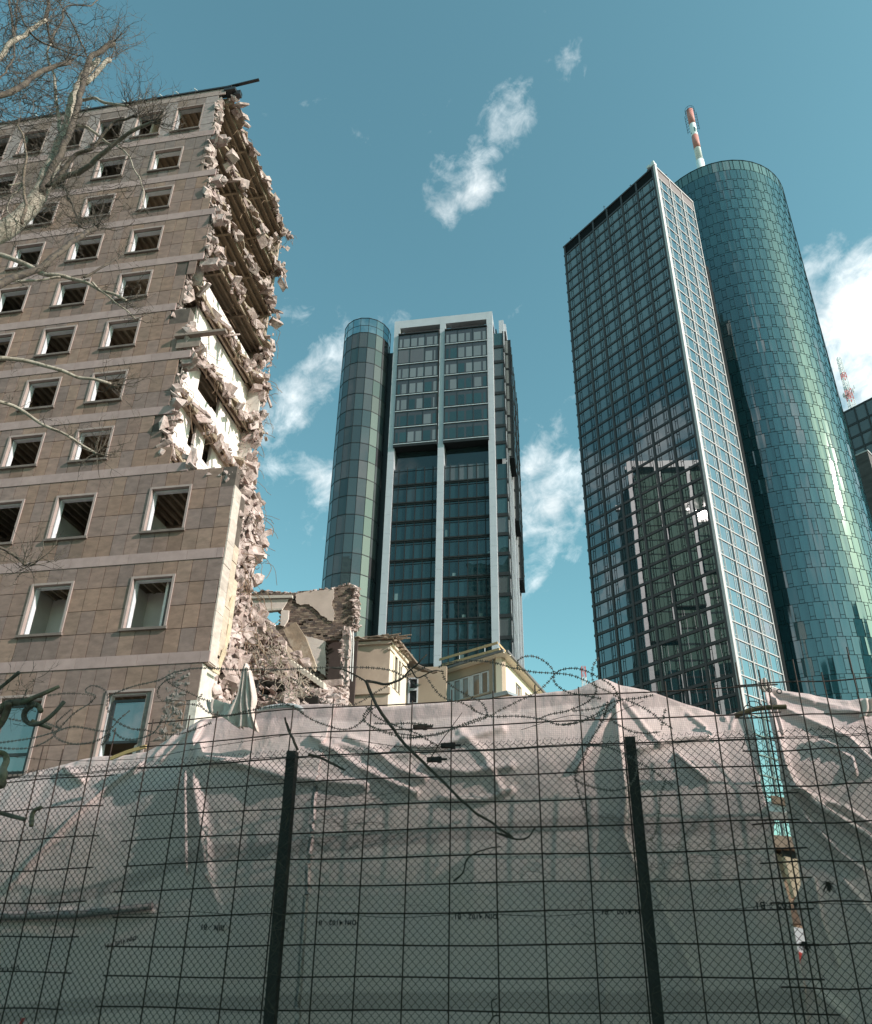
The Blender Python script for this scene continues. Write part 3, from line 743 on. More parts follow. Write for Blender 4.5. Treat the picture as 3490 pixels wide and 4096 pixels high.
    b = MB(M); b.box(-.3, .9, -.4, .5, H+.1, H+.8); b.box(-.1, .5, -.2, .2, H+.8, H+1.6); b.box(.8, 1.5, -.6, .2, H+.2, H+.9); b.build('cleaning_gantry', mat('white_painted_metal', (.6, .62, .62), .5), T)
    b = MB(M)
    for u, v in ((7, 1), (14.3, .5), (25, .8), (.4, 5.0), (.6, 8)): b.tube([Vector((u, v, H)), Vector((u, v, H+2.4))], .06, 4); b.bar(Vector((u-.3, v, H+1.8)), Vector((u+.3, v, H+2.3)), .05)
    b.build('roof_aerial', m_mul, T)
    # dark linking shaft behind, beside the round tower
    b = MB(M); b.box(1.0, 10, D, D+3.6, 0, 139); b.build('link_shaft', mat('link_shaft', (.008, .010, .011), .7, .2, .5, stretch=(1, 1, 3), spec=.05), T)
slab_tower()

# ------------------------------------------------------------------ round glass tower with striped antenna
def round_tower():
    c = azd(25.35)*165.5; r = 18.8; H = 191.6; n = 44; rnd = random.Random(9)
    T = thing('round_tower', 'round tower of blue-green glass behind the slab tower, carrying a striped antenna', 'tower', c)
    g = glass('round_tower_glass', (.02, .1, .11), 2.3, .05, .30, .075, stretch=(1, 1, .045))
    b = MB(); b.prism([(c.x+(r-.4)*math.cos(2*math.pi*i/n), c.y+(r-.4)*math.sin(2*math.pi*i/n)) for i in range(n)], 0, H-3); b.build('core', MATS['dark_core'], T)
    fh = 3.65; nf = int(H/fh)
    toc = math.atan2(-c.y, -c.x)
    for k in range(nf):
        z1 = H-fh*k; z0 = z1-fh; b = MB()
        for i in range(n):
            a0 = 2*math.pi*(i+(k % 2)*.5)/n + .1; da = 2*math.pi/n; a1 = a0+da
            ang = (a0-toc+math.pi) % (2*math.pi)-math.pi
            if abs(ang) > 1.9: continue
            split = a0+da*.66; P = lambda a, z, rr=r: Vector((c.x+rr*math.cos(a), c.y+rr*math.sin(a), z))
            for (p, q) in ((a0, split), (split, a1)):
                b.m = 1
                q_ = rnd.random(); b.col = jit((.010, .054, .068) if q_ < .8 else (.014, .064, .078), .08, rnd)
                if k == 0: b.col = (.06, .12, .12)
                t1, t2 = rnd.uniform(-.004, .004), rnd.uniform(-.004, .004)
                b.quad(P(p, z0, r+t1), P(q, z0, r+t2), P(q, z1, r-t1*.5), P(p, z1, r-t2*.5))
                b.m = 0; m = P(p, 0, r+.03)
                b.bar(P(p, z0, r+.02), P(p, z1, r+.02), .055 if k else .1)
            b.bar(P(a0, z0, r+.02), P(a1, z0, r+.02), .075)
            if k > 1 and rnd.random() < .93:
                b.bar(P(split, z0+.75, r+.03), P(a1, z0+.75, r+.03), .05); b.bar(P(split, z1-.65, r+.03), P(a1, z1-.65, r+.03), .05)
            if k == 0: b.bar(P(a0, z1, r), P(a1, z1, r), .2)
        b.build('glazed_storey', [mat('green_mullion', (.008, .02, .022), .8, spec=.1), g], T)
    # antenna
    ax, ay = azd(25.2)*165.5*1.0, 0
    A = ax; A.z = 0; bounds = [(186, 224.5, 1.3, 'w'), (224.5, 230.4, 1.25, 'r'), (230.4, 235.8, 1.22, 'w'), (235.8, 243, 1.2, 'r')]
    mw = mat('antenna_white', (.72, .74, .75), .5, .05, 1); mr = mat('antenna_red', (.5, .2, .17), .6, .25, 1.5)
    b = MB(); b.tube([A+Vector((0, 0, 186)), A+Vector((0, 0, 218.6))], 1.15, 20); b.tube([A+Vector((0, 0, 218.6)), A+Vector((0, 0, 243))], .98, 20)
    base = b.build('antenna_mast', mw, T, True)
    for (z0, z1, rr) in ((206, 215.0, 1.47), (218.6, 218.8, 1.47)):
        pass
    for (z0, z1) in ((224.3, 230.3), (235.8, 243.0), (206, 213.5)):
        b = MB(); rr = 1.0 if z0 > 218 else 1.17; b.tube([A+Vector((0, 0, z0)), A+Vector((0, 0, z1))], rr, 20); b.build('red_band', mr, base, True)
    b = MB()
    for s_ in (-1, 1):
        R_ = Vector((math.cos(R(25.2)), -math.sin(R(25.2)), 0))*s_
        o0, o1 = A+R_*1.0, A+R_*1.75
        for z in (233.2, 234.6, 236, 237.4, 238.8, 240): b.bar(o0+Vector((0, 0, z)), o1+Vector((0, 0, z)), .07); b.bar(o0+Vector((0, 0, z)), o1+Vector((0, 0, z+1.3)), .05)
        b.bar(o1+Vector((0, 0, 232.6)), o1+Vector((0, 0, 241)), .09)
    for z in (243.3, 242.2):
        b.tube([A+Vector((1.4*math.cos(a*.45), 1.4*math.sin(a*.45), z)) for a in range(15)], .06, 4)
    for a in range(8): b.bar(A+Vector((1.4*math.cos(a*.8), 1.4*math.sin(a*.8), 241)), A+Vector((1.4*math.cos(a*.8), 1.4*math.sin(a*.8), 243.3)), .06)
    b.build('service_cage', m_mul, base)
    # dark letters on the white band
    cu = bpy.data.curves.new('letters', 'FONT'); cu.body = '. h'; cu.size = 2.9; cu.extrude = .03; cu.offset = .09
    o = bpy.data.objects.new('letters_tmp', cu); COL.objects.link(o); dg = bpy.context.evaluated_depsgraph_get(); me = bpy.data.meshes.new_from_object(o.evaluated_get(dg)); COL.objects.unlink(o); bpy.data.objects.remove(o)
    xs = [v.co.x for v in me.vertices]; mid = (min(xs)+max(xs))/2 - .1
    for v in me.vertices:
        x, y, z = v.co; a = R(-90-25.2) + (x-mid)/1.0; rr = 1.0+z
        v.co = (A.x+rr*math.cos(a), A.y+rr*math.sin(a), 231.4+y)
    me.materials.clear(); me.materials.append(mat('dark_green_paint', (.02, .1, .11), .5)); o = bpy.data.objects.new('lettering', me); COL.objects.link(o); o.parent = base
round_tower()

# ------------------------------------------------------------------ dark blocks at the right edge, far masts
def right_blocks():
    p = ondist(3337, 1668, 232); PL = Pl(p, 140.4); H = p.z
    T = thing('dark_office_block', 'dark office block with grey window grid at the right edge behind the round tower', 'building', (p.x, p.y, 0))
    M = PL.M(); rnd = random.Random(4)
    b = MB(M); b.box(-4, 40, .1, 30, 0, H); b.box(-4, 40, -.15, .2, H-.6, H); 
    for i in range(12): x = -3.5+i*3.35; b.box(x-.22, x+.22, -.2, .2, 0, H)
    z = H-6; 
    while z > 20: b.box(-4, 40, -.12, .2, z-.4, z+.4); z -= 4.6
    b.build('facade_grid', mat('black_cladding', (.035, .036, .038), .5, .15, .5), T)
    b = MB(M)
    z = H-6; zt = H-.6
    while z > 20:
        for i in range(12):
            b.col = jit((.10, .11, .115), .2, rnd); x = -3.5+i*3.35; j = rnd.uniform(-.02, .02); b.quad((x+.22, .02+j, z+.4), (x+3.13, .02-j, z+.4), (x+3.13, .02, zt), (x+.22, .02, zt))
        zt = z-.4; z -= 4.6
    b.build('glazing', glass('grey_glass', (.1, .1, .1), 1.7, .05, .004), T)
    p2 = ondist(3470, 1800, 205); PL2 = Pl(p2, 140.4-3); H2 = p2.z; 
    T2 = thing('dark_stone_block', 'lower dark stone block with a pale roof edge at the right picture edge', 'building', (p2.x, p2.y, 0))
    M2 = PL2.M(); b = MB(M2); b.box(-34, 0, 0, 24, 0, H2-.4); b.build('wall', mat('dark_streaked_stone', (.085, .08, .08), .8, .35, .25, stretch=(1, 1, 5)), T2)
    b = MB(M2); b.box(-34.2, .2, -.2, 24.2, H2-.4, H2); b.build('roof_edge', mat('pale_edge', (.5, .52, .52), .5), T2)
    # lattice mast on the block
    def lattice(name, label, base, top, w0, w1, n, reds, parts=True):
        t = thing(name, label, 'mast', base); b = MB(); r_ = MB(); base = Vector(base); top = Vector(top)
        for i in range(n):
            f0, f1 = i/n, (i+1)/n; a = base.lerp(top, f0); c = base.lerp(top, f1); q = r_ if reds(f0) else b
            A_ = []; C_ = []
            for (sx, sy) in ((-1, -1), (1, -1), (1, 1), (-1, 1)):
                wa = w0+(w1-w0)*f0; wc = w0+(w1-w0)*f1
                A_.append(a+Vector((sx*wa, sy*wa, 0))); C_.append(c+Vector((sx*wc, sy*wc, 0)))
            th = w0*.2
            for k in range(4): q.bar(A_[k], C_[k], th); q.bar(A_[k], C_[(k+1) % 4], th*.7); q.bar(C_[k], C_[(k+1) % 4], th*.7)
        b.build('white_lattice', mat('mast_white', (.7, .72, .73), .6), t); r_.build('red_lattice', mat('mast_red', (.55, .13, .12), .6), t)
        return t
    pb = ondist(3455, 1610, 236); pt = ondist(3356, 1432, 236); pb = Vector((pt.x+.2, pt.y, H-2))
    t = lattice('lattice_mast', 'red and white lattice mast on the roof of the dark office block', pb, pt, .9, .45, 12, lambda f: .25 < f < .42 or .6 < f < .75)
    b = MB(); rnd = random.Random(2)
    for z in (.04, .08, .12, .4, .43, .46): 
        for k in range(7):
            q = pb.lerp(pt, z)+Vector((rnd.uniform(-1.6, 1.6), rnd.uniform(-1.6, 1.6), rnd.uniform(-.8, .8))); b.tube([q, q+Vector((0, 0, 1.2))], .18, 6)
    b.build('dish_cluster', mat('mast_white', (.7,)*3), t)
    pb = ondist(2337, 2770, 300); pt = ondist(2334, 2668, 300); pb.x = pt.x; pb.y = pt.y; pb.z = 60
    lattice('distant_crane_mast', 'tiny distant red and white lattice mast above the tarpaulin left of the slab tower', pb, pt, 1.1, .8, 22, lambda f: int(f*11) % 2 == 0)
right_blocks()

# ------------------------------------------------------------------ ruins between the office building and the houses
def K3(x, y): return (950+x/2.3533, 2250+y/2.3533)
def pxpoly(b, PL, pts, v0, v1, conv=None):
    b.M = PL.M(); q = [PL.px(*(conv(*p) if conv else p), v0) for p in pts]; b.vprism(q, v0, v1)
def polyline(PL, pts, v=0, conv=None):
    return [PL.w(*(lambda uz: (uz[0], v, uz[1]))(PL.px(*(conv(*p) if conv else p), v))) for p in pts]
RW = Pl(ondist(*K3(1060, 400), 40), 98)
m_brick = mat('smoky_brick', (.2, .14, .11), .9, .25, 3, .01, attr=True)
m_pl2 = mat('stained_plaster', (.50, .40, .35), .9, .14, .8, .01)
def brick_wall():
    T = thing('ruined_brick_wall', 'ruined brick wall with torn plaster and an empty window opening behind the rubble', 'wall', RW.w(0, 0, 0))
    rnd = random.Random(8)
    out = [(-400, 300), (140, 290), (200, 302), (250, 268), (400, 285), (540, 292), (600, 256), (620, 275), (700, 262), (900, 250), (1000, 212), (1060, 198), (1130, 240), (1128, 300), (1135, 400), (1108, 430), (1120, 560), (1100, 620), (1030, 640), (1010, 720), (1000, 1400), (-400, 1400)]
    hole = [(190, 462), (410, 458), (402, 592), (345, 585), (190, 480)]; hole2 = [(672, 488), (700, 488), (700, 506), (672, 506)]
    door = [(832, 740), (1000, 720), (1000, 1095), (835, 1095)]
    O_ = [RW.px(*K3(*p)) for p in out]; Hs = [[RW.px(*K3(*p)) for p in h] for h in (hole, hole2, door)]
    b = MB(RW.M()); bl, bh = .27, .115; us = [p[0] for p in O_]; z0 = min(p[1] for p in O_); z1 = max(p[1] for p in O_)
    r = 0; z = z0
    while z < z1:
        u = min(us) - (r % 2)*bl/2
        while u < max(us):
            c = (u+bl/2, z+bh/2)
            if inpoly(*c, O_) and not any(inpoly(*c, h) for h in Hs) and rnd.random() > .012:
                zz = (z-z0)/(z1-z0); b.col = jit(rnd.choice([(.16, .11, .09), (.20, .145, .115), (.12, .09, .08), (.24, .18, .14)]), .3, rnd)
                d = rnd.uniform(-.006, .008) + (.05 if rnd.random() < .04 else 0)
                b.box(u+.006, u+bl-.008, d, .3+rnd.uniform(-.03, .03), z+.006, z+bh-.006)
            u += bl
        z += bh; r += 1
    b.build('brickwork', m_brick, T)
    b = MB(); b.col = (.47, .4, .35)
    def rag(pts, k=5, a=5): 
        o = []
        for i, p in enumerate(pts):
            q = pts[(i+1) % len(pts)]
            for j in range(k): f = j/k; o.append((p[0]+(q[0]-p[0])*f+rnd.uniform(-a, a)*(j > 0), p[1]+(q[1]-p[1])*f+rnd.uniform(-a, a)*(j > 0)))
        return o
    pxpoly(b, RW, rag([(552, 296), (700, 266), (910, 254), (908, 330), (886, 400), (915, 480), (905, 552), (850, 545), (840, 520), (800, 505), (720, 430), (670, 392), (600, 400), (560, 385), (548, 340)]), -.07, -.03, K3)
    b2 = b.build('plaster', m_pl2, T)
    b = MB()
    pxpoly(b, RW, rag([(632, 690), (700, 700), (830, 745), (828, 1070), (740, 1000), (690, 850), (650, 770)], 5, 6), -.09, -.035, K3)
    pxpoly(b, RW, rag([(130, 345), (480, 345), (420, 450), (180, 440), (130, 430)], 4, 3), -.09, -.03, K3)
    pxpoly(b, RW, [(412, 445), (484, 452), (480, 530), (440, 600), (404, 592)], -.1, .28, K3)
    b.build('light_plaster', mat('light_plaster', (.63, .53, .48), .9, .12, 1.2, .01), T)
    b = MB(); pxpoly(b, RW, [(130, 312), (515, 305), (516, 330), (130, 338)], -.2, .1, K3); pxpoly(b, RW, [(190, 438), (420, 430), (420, 445), (190, 462)], -.16, .1, K3)
    b.build('lintel', mat('stone_lintel', (.5, .45, .4), .85, .1, 2), T)
    b = MB(RW.M())
    for i in range(190):
        f = rnd.random(); x = 140+990*f; y = interp(x, out[1:13]) if False else None
        seg = [(140, 290), (250, 270), (540, 292), (700, 264), (900, 250), (1000, 212), (1060, 200), (1130, 240)]
        y = interp(x, seg); u, z = RW.px(*K3(x, y)); b.rock((u, rnd.uniform(0, .3), z+rnd.uniform(-.05, .06)), rnd.uniform(.05, .16), (1.2, 1, .7), rnd)
    for i in range(200):
        y = rnd.uniform(235, 640); x = 1118+rnd.uniform(-25, 16) - (25 if y > 600 else 0); u, z = RW.px(*K3(x, y)); b.rock((u, rnd.uniform(-.1, .3), z), rnd.uniform(.06, .2), (1, 1, .9), rnd)
    b.build('broken_crest', m_conc, T)
    b = MB(RW.M()); u0, zt = RW.px(*K3(838, 740)); u1, zb = RW.px(*K3(1000, 1095)); b.box(u0-.4, u1+.4, .9, 1.0, zb-2, zt+.3); b.build('recess_back', mat('recess_shade_tone', (.07, .05, .045), .9), T)  # back of the recess coloured dark for the shade inside
    # white pier with pipes
    b = MB(RW.M()); 
    for i in range(24):
        y = 640+i*29; x0 = interp(y, [(640, 1018), (1100, 995), (1340, 985)]); x1 = interp(y, [(640, 1085), (1100, 1048), (1340, 1040)])
        (ua, z1_), (ub, _) = RW.px(*K3(x0, y)), RW.px(*K3(x1, y)); z0_ = RW.px(*K3(x0, y+29))[1]
        b.box(ua+rnd.uniform(-.04, .04), ub+rnd.uniform(-.04, .04), -.5, .1, z0_-.01, z1_, .02)
    for i in range(60): 
        y = rnd.uniform(640, 1330); u, z = RW.px(*K3(rnd.uniform(1000, 1060), y)); b.rock((u, -.45, z), rnd.uniform(.08, .2), (1, .8, 1), rnd)
    b.build('broken_pier', m_conc, T)
    b = MB()
    for off in (0, 22): b.tube(polyline(RW, [(1062+off*.6, 640), (1080, 760), (1068, 900), (1060, 1100)] if not off else [(1090, 650), (1094, 760), (1080, 1120)], -.6, K3), .035, 6)
    b.build('downpipe', mat('pale_pipe', (.6, .58, .56), .5), T)
    return T
brick_wall()

def rubble():
    rnd = random.Random(21); T = thing('rubble_heap', 'heap of smashed concrete, plaster and wire spilling beside the torn office building', 'rubble', RW.w(-6, -3, 0))
    PLs = Pl(ondist(*K3(300, 800), 35), 98); b = MB(PLs.M())
    # a sloping body of debris: skyline by picture column
    sky_ = [(-80, 300), (60, 420), (150, 470), (260, 540), (400, 680), (470, 860), (560, 1000), (700, 1130), (960, 1190), (1010, 1240)]
    for i in range(1500):
        x = rnd.uniform(-80, 1010); yt = interp(x, sky_); f = rnd.random()**.8; y = yt+(1400-yt)*f
        dv = -f*1.6+rnd.uniform(-.8, .4); u, z = PLs.px(*K3(x, y), dv)
        b.rock((u, dv, z), rnd.uniform(.06, .26), (1.1, 1, .8), rnd)
    o = b.build('debris', m_conc, T)
    body = MB(PLs.M()); q = [PLs.px(*K3(x, y+18), .3) for x, y in sky_]; body.vprism([(q[0][0], 0)] + q + [(q[-1][0], 0)], .3, 2.2); body.build('debris_core', mat('dusty_debris', (.24, .18, .14), .95, .4, 1.5, .05), T)
    for (x, y, r, d) in ((90, 700, 24, 0), (120, 750, 40, -.5), (280, 760, 40, -.3), (200, 610, 26, 0), (560, 880, 38, -.4), (620, 950, 50, -.5), (420, 960, 60, -.8), (170, 1040, 50, -1.5), (310, 1120, 46, -1.4), (380, 1210, 50, -1.6), (640, 1230, 34, -1.5), (900, 1280, 45, -1.5), (480, 1240, 50, -1.8), (560, 1300, 60, -1.8), (60, 480, 34, 0), (460, 1300, 70, -2), (330, 590, 28, .2), (750, 1260, 40, -1.6)):
        u, z = PLs.px(*K3(x, y), d); big = MB(PLs.M()); big.rock((u, d, z), r/75/2.35*1.3, (1.2, .8, 1), rnd, True, .6); big.build('boulder', m_conc, T)
    # slabs
    for nm, pts, v, mt in (('leaning_slab', [(432, 632), (548, 560), (640, 700), (742, 975), (722, 1015), (560, 872), (490, 760)], -.2, mat('earthy_slab', (.30, .22, .16), .9, .35, 1.6, .02, col2=(.42, .34, .27))),
                           ('leaning_slab', [(225, 505), (262, 512), (455, 735), (442, 862), (330, 748), (250, 600)], -.6, m_conc),
                           ('hanging_slab', [(100, 880), (230, 860), (420, 900), (560, 1000), (500, 1110), (380, 1080), (250, 1060), (120, 1060)], -1.3, m_conc),
                           ('plaster_sheet', [(-10, 640), (120, 660), (150, 860), (0, 880)], .0, mat('grey_plaster', (.5, .47, .44), .9, .2, 1.5, .01)),
                           ('plaster_sheet', [(-20, 560), (60, 570), (130, 660), (110, 700), (0, 650)], -.2, m_plaster),
                           ('floor_ledge', [(740, 1150), (800, 1110), (985, 1095), (985, 1150), (820, 1175)], -.4, m_conc)):
        b = MB(); pxpoly(b, PLs, pts, v, v+.22, K3); b.build(nm, mt, T)
    b = MB(); 
    for i in range(11):                                              # flight of stairs
        x = 470+i*31; y = 905+i*22
        pts = [(x, y), (x+31, y-3), (x+31, y+19), (x+30, y+60), (x-4, y+44)]; pxpoly(b, PLs, pts, -1.2, -.1, K3)
    b.build('stair_flight', mat('stair_concrete', (.5, .44, .38), .9, .2, 3, .01), T)
    b = MB()
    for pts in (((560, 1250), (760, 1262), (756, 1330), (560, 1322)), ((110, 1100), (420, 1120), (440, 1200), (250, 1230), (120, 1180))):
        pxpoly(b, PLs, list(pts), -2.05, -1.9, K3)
    b.build('shade_sheet', mat('painted_shade', (.015, .012, .01), 1), T)  # near-black sheets standing in for deep shade among the rubble
    b = MB()                                                       # rusty steel angle
    b.tube(polyline(PLs, [(110, 310), (140, 450), (158, 632), (0, 660)], -1, K3), .035, 4); b.build('steel_angle', mat('red_rust_steel', (.42, .16, .07), .7), T)
    b = MB()
    for i in range(210):
        x = rnd.uniform(20, 640); yt = interp(x, sky_); y = rnd.uniform(yt-10, min(yt+500, 1350)); p = (x, y); pts = [p]; an = rnd.uniform(0, 6.28)
        for k in range(rnd.choice((5, 7, 9))): an += rnd.uniform(-.9, .9); p = (p[0]+math.cos(an)*rnd.uniform(8, 30), p[1]+math.sin(an)*rnd.uniform(8, 30)+3); pts.append(p)
        v = -.9-rnd.random()*1.2-(1 if y > 1000 else 0); b.tube(catmull(polyline(PLs, pts, v, K3), 2), rnd.uniform(.009, .02), 4)
    b.build('tangled_wire', mat('pale_dusty_wire', (.4, .33, .27), .8), T)
    # lighter planks and splinters
    b = MB()
    for i in range(60):
        x = rnd.uniform(40, 700); yt = interp(x, sky_); y = rnd.uniform(yt, yt+420); an = rnd.uniform(0, 3.1); L = rnd.uniform(20, 70); v = -1-rnd.random()
        a, c = polyline(PLs, [(x, y), (x+L*math.cos(an), y+L*math.sin(an))], v, K3); b.bar(a, c, .06, .03)
    b.build('splintered_lath', mat('dusty_lath', (.45, .35, .26), .9), T)
rubble()

def stucco_block():
    c = ondist(*K3(1442, 760), 41); P1 = Pl(c, 98.5); rnd = random.Random(6)
    T = thing('stucco_house_stub', 'sunlit stub of a stucco house with broken cornice and tall narrow windows', 'house', (c.x, c.y, 0))
    m_f = mat('stucco_dim_tone', (.44, .33, .26), .9, .14, .7, .008, col2=(.5, .39, .31)); m_s = mat('stucco_sunlit_tone', (.68, .58, .47), .9, .1, .8, .008)  # one stucco; sun-facing side and its cornice coloured lighter than the front
    b = MB(P1.M()); zt = P1.px(*K3(1445, 735))[1]; uL = P1.px(*K3(1082, 900))[0]
    b.box(uL, 0, 0, .4, 3, zt); b.build('front_wall', m_f, T)
    b = MB(P1.M()); zc = P1.px(*K3(1420, 770))[1]; b.box(uL-.1, .12, -.12, .1, zc, zc+.18); b.box(uL-.1, .22, -.24, .1, zc+.28, zt+.08)
    zl = P1.px(*K3(1300, 1185))[1]; b.box(uL, .1, -.1, .1, zl-.35, zl); b.build('cornice', m_f, T)
    P2 = Pl(c, 13.0)                                                # side wall receding
    M2 = P2.M(); zS = zt
    L = P2.px(*K3(1595, 1000))[0]
    b = MB(M2)
    wins = []
    for x0, x1 in ((1474, 1500), (1512, 1530)):
        u0 = P2.px(*K3(x0, 1000))[0]; u1 = P2.px(*K3(x1, 1000))[0]; wins.append((u0, u1))
    z0w = P2.px(*K3(1480, 1200))[1]; z1w = P2.px(*K3(1486, 885))[1]
    cuts = [0]+[q for w in wins for q in w]+[L]
    for i, (a, q) in enumerate(zip(cuts, cuts[1:])):
        if i % 2 == 0: b.box(a, q, 0, .4, 3, zt)
        else: b.box(a, q, 0, .4, 3, z0w); b.box(a, q, 0, .4, z1w, zt)
    b.build('side_wall', m_s, T)
    for (u0, u1) in wins:
        b = MB(M2); b.box(u0-.15, u0, -.06, .2, z0w, z1w); b.box(u1, u1+.15, -.06, .2, z0w, z1w); b.box(u0-.15, u1+.15, -.06, .2, z1w, z1w+.15); w = b.build('window', m_s, T)
        b = MB(M2); b.quad((u0, .25, z0w), (u1, .25, z0w), (u1, .25, z1w), (u0, .25, z1w)); b.build('pane', glass('house_glass', (.03, .035, .04), 1.6, .03, .003, .3, False), w)
    b = MB(M2); b.box(-.25, L+.4, -.22, .1, zc+.3, zt+.08); b.box(-.1, L, -.12, .1, zc, zc+.16); b.box(-.1, L, -.07, .1, zc-.35, zc-.22); b.build('cornice', m_s, T)
    b = MB(M2); b.box(-.2, L+1.0, -.4, .6, zt+.08, zt+.2); b.build('eaves_board', mat('weathered_boards', (.2, .15, .12), .9, .3, 4, stretch=(1, 8, 1)), T)
    b = MB(P1.M())
    for i in range(150):
        u = rnd.uniform(uL-.1, .3); b.rock((u, rnd.uniform(-.2, .5), zt+.1+rnd.uniform(0, .16)), rnd.uniform(.06, .17), (1.8, 1, .45), rnd)
    for i in range(24):
        u = rnd.uniform(uL, .4); p = P1.w(u, rnd.uniform(-.3, .3), zt+.2); a = rnd.uniform(-.35, .35); b.M = None; b.bar(p, p+P1.d*rnd.uniform(.4, 1.1)+Vector((0, 0, a*.5)), .1, .03); b.M = P1.M()
    for i in range(50): b.M = M2; b.rock((rnd.uniform(-.1, L), -.25+rnd.uniform(-.1, .1), zt+rnd.uniform(-.1, .2)), rnd.uniform(.06, .15), (1.4, 1, .6), rnd)
    b.build('broken_roof_edge', mat('roof_debris', (.3, .23, .18), .9, .3, 3), T)
stucco_block()

def L5(x, y): return (1400+x/2.20625, 2100+y/2.20625)
def cream_house():
    c = ondist(*L5(1340, 1180), 46); PA = Pl(c, -49+180); PB = Pl(c, 21)
    T = thing('cream_house', 'cream rendered house with white casement windows and timber guard rail on its roof edge', 'house', (c.x, c.y, 0))
    m_a = mat('render_shade_tone', (.36, .28, .21), .9, .1, .6, .006); m_b = mat('render_sunlit_tone', (.72, .63, .5), .9, .06, .6, .004)  # one house render, coloured darker for the shaded wall and lighter for the sunlit
    MA = PA.M(); MBm = PB.M()
    def u(px, py): return PA.px(*L5(px, py))[0]
    ze = PA.px(*L5(1335, 1165))[1]
    b = MB(MA); uL = u(690, 1340); wz1 = PA.px(*L5(1220, 1285))[1]; wz0 = PA.px(*L5(1220, 1480))[1]
    wu = [u(x, 1400) for x in (748, 815, 828, 895, 915, 978, 990, 1052, 1082, 1150, 1160, 1222)]
    a0, a1 = wu[0]-.08, wu[-1]+.08
    b.box(uL, 0, 0, .4, wz1+.05, ze); b.box(uL, a0, 0, .4, 3, wz1+.05); b.box(a1, 0, 0, .4, 3, wz1+.05); b.box(a0, a1, 0, .4, 3, wz0-.05)
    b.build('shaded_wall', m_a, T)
    g = glass('house_glass', (.03, .035, .04), 1.6, .03, .003, .3, False)
    mg = glass('curtained_glass', (.24, .18, .14), 1.6, .03, .003, .3, False)
    for i in range(0, 12, 2):
        x0, x1 = wu[i], wu[i+1]; b = MB(MA); k = .07
        b.box(x0, x0+k, .0, .1, wz0, wz1); b.box(x1-k, x1, .0, .1, wz0, wz1); b.box(x0+k, x1-k, .0, .1, wz1-k, wz1); b.box(x0+k, x1-k, .0, .1, wz0, wz0+k)
        b.box(x1, (wu[i+2] if i < 10 else a1), .03, .12, wz0, wz1)
        w = b.build('window', m_wframe, T); b = MB(MA); b.quad((x0+k, .06, wz0+k), (x1-k, .06, wz0+k), (x1-k, .06, wz1-k), (x0+k, .06, wz1-k)); b.build('pane', mg, w)
    b = MB(MA); b.box(a0-.1, a1+.1, -.12, .1, wz0-.12, wz0); b.build('window_ledge', m_a, T)
    # sunlit side wall with two windows
    L = PB.px(*L5(1640, 1500))[0]+3
    wl = []
    for (x0, x1, yt) in ((1465, 1515, 1385), (1548, 1590, 1480)):
        q0, q1 = PB.px(*L5(x0, yt))[0], PB.px(*L5(x1, yt))[0]; wl.append((q0, q1, PB.px(*L5(x0, yt))[1]))
    zt = (wl[0][2]); b = MB(MBm); cuts = [0, wl[0][0], wl[0][1], wl[1][0], wl[1][1], L]
    for i, (p, q) in enumerate(zip(cuts, cuts[1:])):
        if i % 2 == 0: b.box(p, q, 0.0, .4, 3, ze)
        else: b.box(p, q, 0, .4, zt, ze); b.box(p, q, 0, .4, 3, zt-2)
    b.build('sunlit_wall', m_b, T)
    for (q0, q1, _) in wl:
        b = MB(MBm); k = .07; b.box(q0, q0+k, .1, .2, zt-2, zt); b.box(q1-k, q1, .1, .2, zt-2, zt); b.box(q0+k, q1-k, .1, .2, zt-k, zt); b.box((q0+q1)/2-.03, (q0+q1)/2+.03, .1, .2, zt-2, zt-k)
        w = b.build('window', m_wframe, T); b = MB(MBm); b.quad((q0+k, .15, zt-2), (q1-k, .15, zt-2), (q1-k, .15, zt-k), (q0+k, .15, zt-k)); b.build('pane', mg, w)
    # eaves and roof
    b = MB(MA); b.box(uL-.2, .55, -.5, .3, ze, ze+.08); b.M = MBm; b.box(-.5, L, -.5, .3, ze+.003, ze+.08); b.build('soffit', m_b, T)
    b = MB(MA); b.box(uL-.2, .6, -.6, -.46, ze+.05, ze+.2); b.M = MBm; b.box(-.55, L, -.62, -.47, ze+.053, ze+.2); b.M = None; b.build('gutter', mat('zinc_gutter', (.16, .15, .15), .5, .2, 3), T)
    b = MB(); A0 = PA.w(uL-.2, -.5, ze+.12); A1 = PA.w(.55, -.5, ze+.12); B1 = PB.w(L, -.5, ze+.12); R0 = PA.w(uL-.2, 5, ze+1.6); R1 = PB.w(L, 5.0, ze+1.6)
    mid = PA.w(-4.2, 5.2, ze+1.6); b.poly([A0, A1, mid, R0]); b.poly([A1, B1, R1, mid]); b.build('roof', mat('roof_felt', (.07, .065, .062), .8, .2, 2), T)
    b = MB(); b.tube([PA.w(u(1275, 1400), -.08, ze), PA.w(u(1275, 1400), -.08, 6)], .05, 8); b.build('downpipe', mat('zinc_pipe', (.3, .3, .31), .4, metal=.3), T)
    # small lead-roofed bay below the corner
    b = MB(); pxpoly(b, PA, [(1060, 1540), (1210, 1500), (1385, 1460), (1402, 1490), (1230, 1530), (1100, 1580)], -1.0, .0, L5); b.build('bay_roof', mat('lead_sheet', (.3, .32, .34), .45, .2, 2, metal=.2), T)
    b = MB(); pxpoly(b, PA, [(1080, 1580), (1240, 1535), (1395, 1500), (1395, 1700), (1080, 1700)], -.8, .0, L5); b.build('bay_wall', mat('ochre_render', (.42, .27, .15), .9), T)
    # timber guard rail with steel posts
    G = thing('guard_rail', 'bare timber guard rail on steel posts along the cream house roof edge', 'railing', PA.w(-3, -.4, ze+.2))
